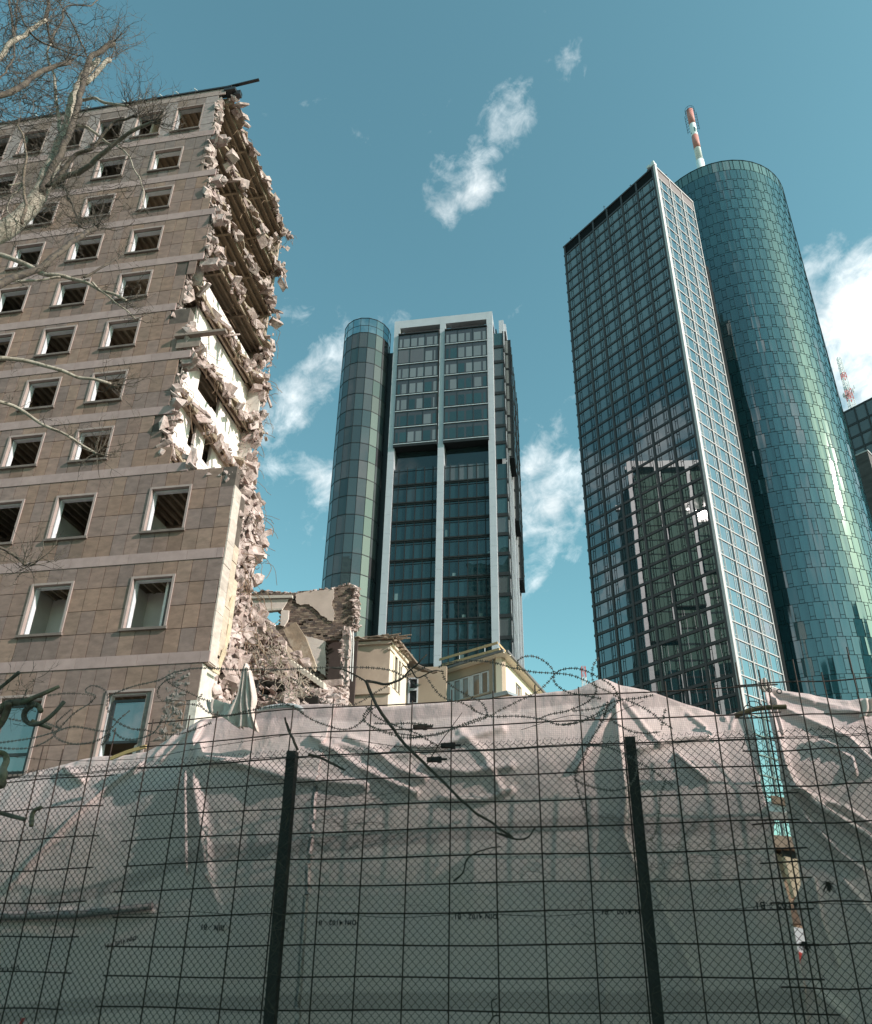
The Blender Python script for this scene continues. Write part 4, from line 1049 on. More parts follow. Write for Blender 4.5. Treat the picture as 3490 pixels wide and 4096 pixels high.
    def rail(n, pts, w, h, PL=PA):
        b = MB(); q = polyline(PL, pts, -.45, L5); b.bar(q[0], q[1], w, h); b.build(n, m_plank, G)
    rail('rail_board', [(790, 1190), (1305, 1040)], .04, .17); rail('rail_board', [(815, 1238), (1320, 1095)], .04, .17)
    b = MB(); c0 = polyline(PA, [(1305, 1040), (1318, 1095)], -.45, L5); b.bar(c0[0], c0[0]+PB.d*3.2, .04, .16); b.build('rail_board', m_plank, G); b = MB(); b.bar(c0[1], c0[1]+PB.d*3.0, .04, .16); b.build('rail_board', m_plank, G)
    for (x, y0, y1) in ((970, 1125, 1225), (1193, 1060, 1160), (1312, 1035, 1120)):
        b = MB(); q = polyline(PA, [(x, y0), (x, y1)], -.4, L5); b.bar(q[0], q[1], .05); b.build('rail_post', mat('galvanised', (.62,)*3), G)
    # lower linking wing with one white window, between the two houses
    cw = ondist(*L5(690, 1400), 47); PW_ = Pl(cw, 98)
    T2 = thing('linking_wing', 'shaded brown wing with a white window between the stucco stub and cream house', 'house', (cw.x, cw.y, 0))
    b = MB(PW_.M()); z = PW_.px(*L5(650, 1345))[1]; q0 = PW_.px(*L5(440, 1400))[0]
    x0, z1 = PW_.px(*L5(518, 1350)); x1, z0 = PW_.px(*L5(600, 1580))
    b.box(q0, x0, 0, .3, 3, z+.7); b.box(x0, x1, 0, .3, z1, z+.7); b.box(x0, x1, 0, .3, 3, z0); b.box(x1, 1.2, 0, .3, 3, z+.7); b.build('wall', m_a, T2)
    b = MB(PW_.M()); k = .09; b.box(x0, x0+k, -.02, .15, z0, z1); b.box(x1-k, x1, -.02, .15, z0, z1); b.box(x0+k, x1-k, -.02, .15, z1-k, z1); b.box(x0+k, x1-k, -.02, .15, z0, z0+k); zm = z0+(z1-z0)*.55; b.box(x0+k, x1-k, -.02, .15, zm-.07, zm+.07); w = b.build('window', m_wframe, T2)
    b = MB(PW_.M()); b.quad((x0, .1, z0), (x1, .1, z0), (x1, .1, z1), (x0, .1, z1)); b.build('pane', g, w)
    b = MB(); q = polyline(PW_, [(430, 1100), (520, 1200), (620, 1255), (740, 1300), (770, 1290)], -.9, L5)
    b.tube(q, .12, 5); q2 = polyline(PW_, [(420, 1130), (520, 1250), (640, 1300), (760, 1310)], -.3, L5)
    for i in range(3): b.quad(q[i], q[i+1], q2[i+1] if i < 3 else q2[3], q2[i])
    b.build('sagging_gutter', mat('weathered_boards', (.2, .15, .12)), T2)
cream_house()

# ------------------------------------------------------------------ street fence: posts, chain link, welded mesh, tarpaulins
FM = Pl((0, 5.3), 99); K0 = FM.px(1180, 3020)[0]; KP = FM.w(K0, 0, 0); FL = Pl((KP.x, KP.y), 106)      # FL: u negative to the left
FH = 3.0
m_wire = mat('chain_link_wire', (.020, .014, .012), .7, .3, 30)
def fpt(s, v, z):      # position along the kinked fence, s measured from the kink
    return FL.w(s, v, z) if s < 0 else FM.w(K0+s, v, z)
def fs(x, y, v=0):     # picture point -> (s, z)
    u, z = FM.px(x, y, v)
    if u >= K0: return u-K0, z
    return FL.px(x, y, v)
def FX(x, y, v=0): s, z = fs(x, y, v); return fpt(s, v, z)
def fence():
    rnd = random.Random(31)
    T = thing('chain_link_fence', 'rusty chain link fence with two black posts across the foreground', 'fence', fpt(0, 0, 0))
    b = MB(); h = .0252; S0, S1 = -3.9, 4.6; n = int((S1-S0)/h); nz = int(FH/h)
    for k in range(n):
        s0 = S0+k*h; pts = []; sag = .01*math.sin(k*.13)
        for j in range(nz+1):
            z = FH-j*h + .012*math.sin((s0*2.1)) ; right = (j+k) % 2
            s = s0 + (h*1.04 if right else -h*.04) + .003*noise.noise(Vector((s0*3, z*3, 0)))
            v = (.004 if right else -.004) + .012*noise.noise(Vector((s0*.9, z*.9, 5)))
            pts.append(fpt(s, v, z))
        b.tube(pts, .0027, 3, False)
        if k % 2 == 0:                                             # knuckled loop on top
            b.tube([fpt(s0, 0, FH-.002), fpt(s0+h*.5, .004, FH+.026), fpt(s0+h*1.1, 0, FH+.004), fpt(s0+h*1.5, -.006, FH+.012)], .002, 3, False)
    b.build('wire_mesh', m_wire, T)
    for z in (FH-.035, FH-.045): 
        b = MB(); b.tube([fpt(S0+(S1-S0)*i/60, -.006+.004*math.sin(i), z+.006*math.sin(i*.8)) for i in range(61)], .003, 4); b.build('top_wire', m_wire, T)
    b = MB(); b.tube([fpt(S0+(S1-S0)*i/60, -.006, 1.92+.012*math.sin(i*.9)+.03*math.sin(i*.13)) for i in range(61)], .0022, 4); b.build('tension_wire', m_wire, T)
    for (xt, yt, xb, yb, w) in ((1172, 3005, 1090, 4096, .034), (2520, 2945, 2638, 4096, .034)):
        b = MB(); st, zt = fs(xt, yt, .05); sb, zb = fs(xb, yb, .05); k = sb + (sb-st)*0; zt = FH+.015; x = (st+sb)/2
        p = fpt(st, .05, zt); q = fpt(x+(sb-st)*.6, .05, 0); b.obox((p+q)/2, FM.d, FM.n, (p-q).normalized(), w, w, (p-q).length/2); b.build('post', mat('black_steel_post', (.018, .016, .013), .7, .4, 8, .002), T)
    # creeper stems on the posts
    b = MB()
    for (sx, sgn) in ((fs(1165, 3200)[0], 1), (fs(2560, 3200)[0], 1)):
        for i in range(16):
            z = rnd.uniform(1.2, 3.2); pts = [fpt(sx+rnd.uniform(-.05, .05), -.0, z)]
            for k in range(7): z -= rnd.uniform(.02, .14); pts.append(fpt(sx+rnd.uniform(-.09, .12), rnd.uniform(-.03, .0), z))
            b.tube(catmull(pts, 3), rnd.uniform(.0006, .0016), 3)
    b.build('creeper_stem', mat('dry_creeper', (.07, .055, .04), .9), T)
    # welded reinforcement mesh panels behind the chain link
    V = .09
    def panel(lab, xs, zs_, s0, s1, zt, ext, vv):
        P_ = thing('mesh_panel', lab, 'mesh panel', fpt((s0+s1)/2, vv, 0), 'welded steel mesh panels behind the fence')
        for (s, zz) in xs:
            b = MB(); l = rnd.uniform(-.01, .01); b.tube([fpt(s+l, vv, 0), fpt(s, vv, zt*.5), fpt(s+rnd.uniform(-.012, .012), vv, zz)], .0052, 5); b.build('vertical_bar', m_rust, P_)
        for z in zs_:
            b = MB(); a = s0-ext+rnd.uniform(-.03, .03); c = s1+ext+rnd.uniform(-.03, .03); N = 12
            b.tube([fpt(a+(c-a)*i/N, vv+.012, z+.006*math.sin(i*1.3+z*5)) for i in range(N+1)], .0052, 5); b.build('horizontal_bar', m_rust, P_)
    pit = .235
    zs_m = [fs(1980, y, V)[1] for y in (2795, 2898, 2995, 3099, 3205, 3310, 3420, 3532, 3648, 3780, 3912, 4048)]
    zs_m += [zs_m[-1]-pit*(i+1) for i in range(4)]
    xm = [fs(x, 2931, V)[0] for x in (863, 1016, 1159, 1326, 1475, 1642, 1804, 1979, 2150, 2325, 2494, 2691, 2871)]
    xm += [fs(748, 2931, V)[0], fs(605, 2931, V)[0]]; xm = sorted(xm)
    panel('long middle mesh panel of rusty bars behind the central chain link', [(s, zs_m[0]+rnd.uniform(.01, .1)) for s in xm] + [(fs(3025, 2931, V)[0], zs_m[0]+.05), (fs(3106, 2931, V)[0], zs_m[0]+.04)], [z for z in zs_m], xm[0], fs(3090, 2931, V)[0], 3.5, .07, V)
    xl = [fs(x, 3200, V+.04)[0] for x in (-560, -420, -290, -150, -20, 120, 210, 330, 400)]
    zs_l = [fs(200, y, V+.04)[1] for y in (3178, 3270, 3322, 3500, 3680, 3865, 4060)]
    zs_l = [2.97-.235*i for i in range(12)]
    panel('left mesh panel of rusty bars ending beside the pollarded branches', [(s, 3.2+rnd.uniform(-.1, .15)) for s in xl], zs_l, xl[0], xl[-1], 3.2, .05, V+.04)
    xr = [fs(x, 2899, V+.035)[0] for x in (2990, 3072, 3225, 3340, 3466, 3600, 3740, 3880)]
    zs_r = [3.385-.238*i for i in range(14)]
    panel('right mesh panel of rusty bars overlapping the gap between tarpaulins', [(s, zs_r[0]+(.1 if i in (1,) else rnd.uniform(.05, .28))) for i, s in enumerate(xr)], zs_r, xr[0], xr[-1], 3.5, .06, V+.035)
    # clamps
    for (x, y, lab) in ((1668, 2898, 'rusty bar clamp on the mesh just above the chain link'), (1790, 2986, 'dark bar clamp sitting on the chain link top edge'), (1735, 3042, 'dark bar clamp hanging just below the fence top edge')):
        b = MB(); s, z = fs(x, y, 0); c = fpt(s, -.02 if y > 2950 else V-.02, z)
        b.obox(c, FM.d, FM.n, Vector((0, 0, 1)), .04, .02, .015); b.obox(c+Vector((.045, 0, .0)), FM.d, FM.n, Vector((0, 0, 1)), .015, .014, .02); b.tube([c+FM.d*.03, c+FM.d*.1], .008, 6); b.tube([c-FM.n*.03+FM.d*-.02, c+FM.n*.03+FM.d*-.02], .012, 6)
        tag(b.build('bar_clamp', m_rust if y < 2950 else m_wire), lab, 'clamp', 'clamps on the fence')
fence()

# tarpaulins: a cloth grid hung behind the mesh, with ridges and sags traced on it
TV = .42
m_t = None
def tarp_material():
    m = bpy.data.materials.new('reinforced_tarpaulin'); m.use_nodes = True; t = NT(m.node_tree); b = t.n['Principled BSDF']; out = t.n['Material Output']
    uv = t.add('ShaderNodeAttribute', attribute_name='cloth').outputs['Vector']
    sp = t.add('ShaderNodeSeparateXYZ'); t.l.new(uv, sp.inputs[0])
    def line(v, n, w): f = t.math('FRACT', t.math('MULTIPLY', v, n)); return t.math('LESS_THAN', f, w)
    grid = t.math('MAXIMUM', line(sp.outputs[0], 68, .16), line(sp.outputs[1], 68, .16))
    sheet = t.math('LESS_THAN', sp.outputs[2], .5)
    dirt = t.noise(uv, 1.7, 6, .65); d2 = t.noise(uv, 14, 5, .6)
    c = t.mix(t.mapr(dirt, .35, .68), (.74, .585, .545, 1), (.69, .56, .54, 1))
    c = t.mix(t.mapr(d2, .6, .75, 0, .35), c, (.47, .32, .25, 1))
    # overlapped bands along the width
    band = t.add('ShaderNodeAttribute', attribute_name='band').outputs['Fac']
    c = t.mix(t.math('MULTIPLY', band, .75), c, (.47, .36, .34, 1))
    c = t.mix(t.math('MULTIPLY', grid, .40), c, (.20, .155, .145, 1))
    t.put(b.inputs['Base Color'], c); b.inputs['Roughness'].default_value = .55; b.inputs['Specular IOR Level'].default_value = .35
    bp = t.add('ShaderNodeBump'); bp.inputs['Strength'].default_value = .8; bp.inputs['Distance'].default_value = .016
    hh = t.math('ADD', t.noise(uv, 7, 5, .6, .6), t.math('MULTIPLY', t.noise(uv, 26, 4, .6), .3)); t.put(bp.inputs['Height'], hh); t.l.new(bp.outputs[0], b.inputs['Normal'])
    tr = t.add('ShaderNodeBsdfTranslucent'); t.put(tr.inputs[0], c); ms = t.add('ShaderNodeMixShader'); ms.inputs[0].default_value = .3
    t.l.new(b.outputs[0], ms.inputs[1]); t.l.new(tr.outputs[0], ms.inputs[2]); t.l.new(ms.outputs[0], out.inputs[0])
    return m
M_TARP = tarp_material()
def tarp(name, label, x0, x1, top, ridges, bands, seed, left=None, right=None, nx=300, nz=190, v0=TV, bellies=()):
    rnd = random.Random(seed)
    RG = []
    for pts, w, h in ridges:
        q = [fs(x, y, v0) for x, y in pts]; RG.append((q, w*.62, h*.85))
    TP = [(fs(x, y, v0)) for x, y in top]
    LF_ = [(fs(x, y, v0)[1], fs(x, y, v0)[0]) for x, y in left][::-1] if left else None
    RT_ = [(fs(x, y, v0)[1], fs(x, y, v0)[0]) for x, y in right][::-1] if right else None
    s0, s1 = TP[0][0], TP[-1][0]; v = []; f = []; cl = []; bd = []
    BB = [[fs(x, y, v0) for x, y in bnd] for bnd in bands]
    for i in range(nx+1):
        for j in range(nz+1):
            fi = i/nx; fz = 1-(1-j/nz)**1.0; s = s0+(s1-s0)*fi
            zt = interp(s, TP); z = zt*fz
            if RT_ or LF_:
                a = interp(z, LF_) if LF_ else s0; c = interp(z, RT_) if RT_ else s1; s = a+(c-a)*fi; zt = interp(s, TP); z = zt*fz
            d = 0
            for q, w, h in RG:
                best = 9; along = 0
                for (a0, b0), (a1, b1) in zip(q, q[1:]):
                    dx, dy = a1-a0, b1-b0; L2 = dx*dx+dy*dy+1e-9; t_ = max(0, min(1, ((s-a0)*dx+(z-b0)*dy)/L2)); px_, py_ = s-a0-dx*t_, z-b0-dy*t_; dd = math.hypot(px_, py_)
                    if dd < best: best = dd
                if best < w*3: d -= (1.0 if z > 2.3 else .7)*h*math.exp(-(best/w)**2*1.2)
            for (bs, bz, br, bh) in bellies:
                d += bh*math.exp(-(((s-bs)/br)**2+((z-bz)/(br*.8))**2))
            tf = max(.25, 1-(zt-z)/1.1); d += .035*noise.noise(Vector((s*.8, z*.5, seed))) + .02*tf*noise.noise(Vector((s*3.1, z*2.2, seed))) + .007*tf*noise.noise(Vector((s*9, z*8, seed)))
            d += .22*max(0, min(1, (z-(zt-.55))/.55))**1.5
            if zt-z < .12: d += .012*noise.noise(Vector((s*14, z*10, seed)))*(1-(zt-z)/.12)
            lw = max(0, min(1, (z-(zt-.55))/.55))**1.5
            v.append(tuple(fpt(s, v0+d, z+.075*lw))); cl.append((s, z, seed))
            k = 0
            for q in BB:
                zc = interp(s, q); k = max(k, 1 if abs(z-zc) < .055 else 0)
            bd.append(k)
    for i in range(nx):
        for j in range(nz): a = i*(nz+1)+j; f.append((a, a+nz+1, a+nz+2, a+1))
    me = bpy.data.meshes.new(name); me.from_pydata(v, [], f); me.materials.append(M_TARP); me.polygons.foreach_set('use_smooth', [True]*len(f))
    at = me.attributes.new('cloth', 'FLOAT_VECTOR', 'POINT'); at.data.foreach_set('vector', [c for q in cl for c in q])
    at = me.attributes.new('band', 'FLOAT', 'POINT'); at.data.foreach_set('value', bd)
    o = bpy.data.objects.new(name, me); COL.objects.link(o); md = o.modifiers.new('thick', 'SOLIDIFY'); md.thickness = .002
    return tag(o, label, 'tarpaulin')
def C3(*q): return [(x/1.4708, 2600+y/1.4708) for x, y in q]
def C1(*q): return [(850+x/1.4708, 2550+y/1.4708) for x, y in q]
def R2(*q): return [(2290+x/1.4708, 2600+y/1.4708) for x, y in q]
def R6(*q): return [(2290+x/1.4708, 3200+y/1.4708) for x, y in q]
top_main = C3((-500, 900), (0, 760), (30, 745), (170, 708), (460, 640), (640, 632), (770, 612), (860, 560), (960, 500), (1030, 455), (1090, 420)) + C1((60, 470), (250, 440), (300, 415), (480, 398), (700, 400), (1000, 408), (1170, 395), (1400, 380), (1660, 362)) + R2((0, 240), (80, 210), (150, 178), (200, 170), (300, 208), (440, 232), (560, 272), (700, 322), (850, 368), (900, 392), (960, 385), (1060, 358))
rid = [(C3((1110, 450), (1105, 600), (1110, 800), (1115, 1000), (1118, 1300)), .035, .07), (C3((1150, 560), (1160, 800), (1200, 1020), (1240, 1330)), .06, .06), (C3((1240, 1330), (1290, 1480), (1330, 1640)), .03, .04),
       (C3((760, 690), (620, 800), (430, 990), (200, 1240), (60, 1400)), .04, .05), (C3((280, 710), (430, 780)), .04, .06), (C3((1060, 470), (900, 660)), .02, .035), (C3((980, 460), (840, 640)), .025, .03), (C3((1180, 640), (1450, 690), (1700, 770)), .05, .05),
       (C1((560, 590), (700, 660), (850, 760), (1000, 830), (1200, 920)), .035, .05), (C1((780, 590), (900, 640), (1100, 780), (1250, 830)), .04, .04), (C1((1100, 640), (1300, 650), (1500, 600), (1700, 540)), .05, .05), (C1((1250, 760), (1500, 800), (1760, 760)), .05, .04), (C1((1350, 950), (1600, 960), (1760, 900)), .035, .04), (C1((700, 620), (1000, 700), (1200, 690)), .03, .025), (C1((1450, 560), (1600, 700), (1700, 900)), .05, .03),
       (C1((0, 740), (300, 760), (500, 830), (900, 870)), .06, .05),
       (R2((260, 300), (280, 600), (310, 850), (300, 1100), (380, 1300)), .035, .06), (R2((290, 300), (200, 420), (100, 560), (30, 700)), .03, .045), (R2((210, 320), (150, 450), (120, 500)), .02, .03), (R2((300, 290), (440, 470), (520, 560)), .025, .03), (R2((620, 620), (700, 690), (790, 760)), .03, .05), (R2((380, 590), (600, 530), (800, 510)), .05, .045),
       (R2((700, 380), (800, 460)), .02, .03), (R2((900, 380), (940, 420)), .015, .03), (R2((1000, 380), (960, 470)), .015, .025), (R6((480, 500), (560, 720), (640, 880), (720, 1050)), .03, .035), (R6((180, 800), (190, 1200)), .03, .03),
       (C3((0, 1560), (900, 1540)), .05, .05)]
bands_m = [C1((0, 460), (500, 440), (1000, 470), (1400, 430), (1765, 400)) + R2((150, 270), (400, 300)), [(0, 3650), (400, 3560), (600, 3500), (800, 3420), (1200, 3390), (1500, 3360), (1900, 3330), (2350, 3290), (2700, 3310), (3060, 3290)], [(0, 4060), (600, 4000), (900, 4020), (1300, 4010), (2000, 4005), (2500, 4010), (3200, 4000)]]
right_edge = R2((1062, 360), (1078, 410), (1100, 560), (1112, 800), (1150, 930), (1200, 1020)) + R6((1188, 150), (1190, 290), (1270, 560), (1310, 780), (1340, 950), (1370, 1100), (1390, 1318)) + [(3260, 4400), (3300, 5600)]
tm = tarp('tarpaulin', 'large dirty white reinforced tarpaulin behind the fence, from left edge to the gap', 0, 0, top_main, rid, bands_m, 3, right=right_edge, nx=520, nz=200)
top_r = R2((1165, 222), (1200, 222), (1300, 238), (1450, 258), (1600, 290), (1700, 300), (1770, 290), (2100, 300), (2400, 330))
ridr = [(R2((1180, 240), (1240, 330), (1420, 420), (1640, 520), (1800, 700)), .04, .06), (R2((1200, 230), (1400, 290), (1600, 340), (1750, 380)), .035, .05), (R2((1160, 260), (1200, 450), (1250, 700), (1320, 830), (1500, 960), (1700, 1080), (1850, 1200)), .06, .09), (R2((1250, 800), (1380, 1000), (1550, 1180), (1700, 1290)), .05, .06), (R2((1290, 820), (1600, 930), (1800, 1060)), .03, .05), (R2((1220, 300), (1250, 500)), .02, .05),
        (R6((1420, 470), (1460, 700), (1560, 960)), .03, .04), (R6((1600, 480), (1700, 600), (1800, 760)), .03, .04), (R2((1500, 560), (1650, 640), (1660, 720)), .04, .05), (R6((1400, 1100), (1600, 1280)), .06, .07), (R2((1560, 360), (1760, 390)), .02, .04)]
left_r = R2((1165, 222), (1160, 300), (1180, 450), (1210, 640), (1240, 820)) + R6((1255, 0), (1290, 200), (1330, 350), (1350, 500), (1305, 600), (1350, 720), (1380, 830), (1345, 950), (1372, 1100), (1395, 1318)) + [(3262, 4400), (3302, 5600)]
tr_ = tarp('tarpaulin', 'smaller creamy tarpaulin with metal eyelets, right of the gap in the hoarding', 0, 0, top_r, ridr, [], 8, left=left_r, nx=240, nz=200, v0=TV+.02)
def small_cloths():
    rnd = random.Random(12)
    def rag(name, label, cols, v0, thick=.002, amp=.03, cat='cloth'):
        # cols: list of polylines from top to bottom, left to right
        C_ = [catmull([Vector((*fs(x, y, v0), 0)) for x, y in c], 5) for c in cols]; n = min(len(c) for c in C_); m = []
        for j in range(n): m.append(catmull([Vector((c[j].x, c[j].y, 0)) for c in C_], 6))
        v = []; f = []; w = len(m[0]); cl = []
        for j, r in enumerate(m):
            for i, p in enumerate(r): d = amp*math.sin(i*1.1+j*.12)+amp*.8*noise.noise(Vector((p.x*12, p.y*5, 3))); v.append(tuple(fpt(p.x, v0+d, p.y))); cl += [p.x, p.y, 1]
        for j in range(n-1):
            for i in range(w-1): a = j*w+i; f.append((a, a+1, a+w+1, a+w))
        me = bpy.data.meshes.new(name); me.from_pydata(v, [], f); me.polygons.foreach_set('use_smooth', [True]*len(f)); me.materials.append(mat('cream_cloth', (.7, .58, .52), .85, .1, 6, .004, trans=.2))
        o = bpy.data.objects.new(name, me); COL.objects.link(o); md = o.modifiers.new('thick', 'SOLIDIFY'); md.thickness = thick; return tag(o, label, cat)
    rag('hanging_cloth', 'torn cream cloth draped over the mesh beside the office corner', [C3((1440, 130), (1390, 280), (1290, 370), (1330, 400)), C3((1450, 80), (1420, 260), (1400, 400), (1400, 460)), C3((1458, 90), (1440, 280), (1450, 380), (1450, 450)), C3((1470, 120), (1480, 270), (1490, 370), (1520, 485)), C3((1475, 150), (1500, 290), (1480, 400), (1500, 440))], TV-.1, .004, .035)
    rag('hanging_cloth', 'dark ragged flap of cloth at the left foot of the torn cream cloth', [C3((1215, 300), (1212, 330), (1225, 365)), C3((1290, 300), (1290, 350), (1300, 390)), C3((1360, 320), (1370, 370), (1375, 420)), C3((1400, 290), (1400, 360), (1420, 465))], TV-.06, .004, .04)
    rag('tarpaulin_flap', 'small knotted corner of tarpaulin standing up beside the two eyelets', [R2((1100, 200), (1102, 225), (1130, 248)), R2((1118, 168), (1120, 210), (1140, 245)), R2((1140, 172), (1150, 215), (1160, 240)), R2((1165, 205), (1172, 230), (1170, 250))], TV-.02, .004, .012, 'cloth')
    rag('tarpaulin_flap', 'crumpled strip of tarpaulin at the right picture edge behind the mesh', [R2((1690, 300), (1700, 360), (1690, 400)), R2((1740, 285), (1750, 340), (1740, 390)), R2((1800, 280), (1810, 340), (1800, 400)), R2((1900, 280), (1910, 340), (1900, 400))], TV-.06, .004, .02, 'cloth')
    for i, (x, y, lab) in enumerate(((1161, 236, 'left metal eyelet on the corner of the creamy tarpaulin'), (1219, 244, 'right metal eyelet on the corner of the creamy tarpaulin'))):
        b = MB(); c = FX(*R2((x, y))[0], TV-.05); b.tube([c+(FM.d*math.cos(a*.45)+Vector((0, 0, 1))*math.sin(a*.45))*.016 for a in range(15)], .0045, 6)
        tag(b.build('eyelet', mat('dark_brass', (.06, .06, .06), .4, metal=.6)), lab, 'eyelet', 'eyelets of the creamy tarpaulin')
    # rolled edge tube, battens
    b = MB(); q = [FX(*p, TV-.05) for p in C1((250, 442), (330, 415), (440, 403), (500, 412), (530, 430))]; b.tube(catmull(q, 5), .022, 8); tag(b.build('rolled_hem', mat('clear_plastic_roll', (.42, .41, .41), .3, .2, 6, .004), None, True), 'shiny rolled plastic hem on top of the big tarpaulin below the rubble', 'plastic roll')
    b = MB(); q = [FX(*p, TV-.04) for p in C3((650, 640), (750, 600), (860, 568))]; b.bar(q[0], q[1], .012, .03); b.bar(q[1], q[2], .012, .03); tag(b.build('timber_batten', mat('yellow_timber', (.5, .33, .14), .7)), 'thin yellow timber batten poking above the tarpaulin beneath the broken window', 'batten')
    b = MB(); q = [FX(*p, .2) for p in R2((960, 388), (1060, 352), (1140, 340), (1260, 335))]; b.tube(catmull(q, 5), .018, 8); tag(b.build('wooden_pole', mat('dark_yellow_pole', (.09, .065, .03), .7)), 'dark wooden pole tied across the gap between the two tarpaulins', 'pole')
    b = MB(); q = [FX(*p, -.02) for p in R2((1030, 330), (1040, 305), (1080, 305), (1120, 330), (1090, 345), (1020, 330), (1010, 420), (1025, 500), (1000, 580))]; b.tube(catmull(q, 6), .0035, 5); tag(b.build('tie_cable', mat('black_cable', (.02, .02, .025), .4)), 'black tie cable looped on the mesh at the gap', 'cable')
    # grey tube toned dark for a shadowy bulge of the tarpaulin, low left
    b = MB(); q = [FX(x, y, TV-.06) for x, y in ((-200, 3672), (0, 3668), (300, 3660), (605, 3625))]; b.tube(q, .028, 10); tag(b.build('bulge_tube', mat('bulge_shade_tone', (.22, .18, .175), .7, .1, 2), None, True), 'grey tube standing in for a shadowy bulge of the tarpaulin, lower left', 'bulge')
    # printed text upside-down on the tarpaulin
    def text(body, x, y, w, rot, lab, split=None):
        cu = bpy.data.curves.new('t', 'FONT'); cu.body = body; cu.size = 1; cu.extrude = 0.0; cu.space_character = 1.12; cu.offset = .022
        o = bpy.data.objects.new('t', cu); COL.objects.link(o); dg = bpy.context.evaluated_depsgraph_get(); me = bpy.data.meshes.new_from_object(o.evaluated_get(dg)); bpy.data.objects.remove(o)
        xs = [p.co.x for p in me.vertices]; cx_ = (min(xs)+max(xs))/2; k = w/(max(xs)-min(xs)); s0, z0 = fs(x, y, TV)
        bm_ = bmesh.new(); bm_.from_mesh(me); bmesh.ops.triangulate(bm_, faces=bm_.faces); bm_.to_mesh(me); bm_.free()
        ca, sa = math.cos(rot), math.sin(rot)
        for p in me.vertices:
            a, c = (p.co.x-cx_)*k, (p.co.y-.35)*k; s = s0+a*ca-c*sa; z = z0+a*sa+c*ca
            P = fpt(s, 0, z); hit = HIT(s, z); p.co = fpt(s, hit-.004, z)
        me.materials.clear(); me.materials.append(mat('print_ink', (.02, .02, .022), .8)); o = bpy.data.objects.new('printed_text', me); COL.objects.link(o); o.parent = tm
    from mathutils.bvhtree import BVHTree
    bvh = BVHTree.FromPolygons([v.co for v in tm.data.vertices], [tuple(p.vertices) for p in tm.data.polygons])
    def HIT(s, z):
        a = fpt(s, -.3, z); n = FL.n if s < 0 else FM.n; h = bvh.ray_cast(a, n)
        return (h[3]-.3) if h[0] else TV
    for (x, y, w, r, body) in ((1345, 3692, .29, math.pi+.0, 'DIN 4102 - B1'), (1905, 3668, .29, math.pi+.0, 'DIN 4102 - B1'), (480, 3770, .27, math.pi+.22, 'DIN 4102 - B1'), (860, 3712, .2, math.pi-.05, 'DIN - B1'), (20, 3880, .27, math.pi+.1, 'DIN 4102 - B1'), (2500, 3648, .3, math.pi, 'DIN 4102 - B1'), (3110, 3622, .26, math.pi, '4102 - B1')):
        text(body, x, y, w, r, '')
small_cloths()

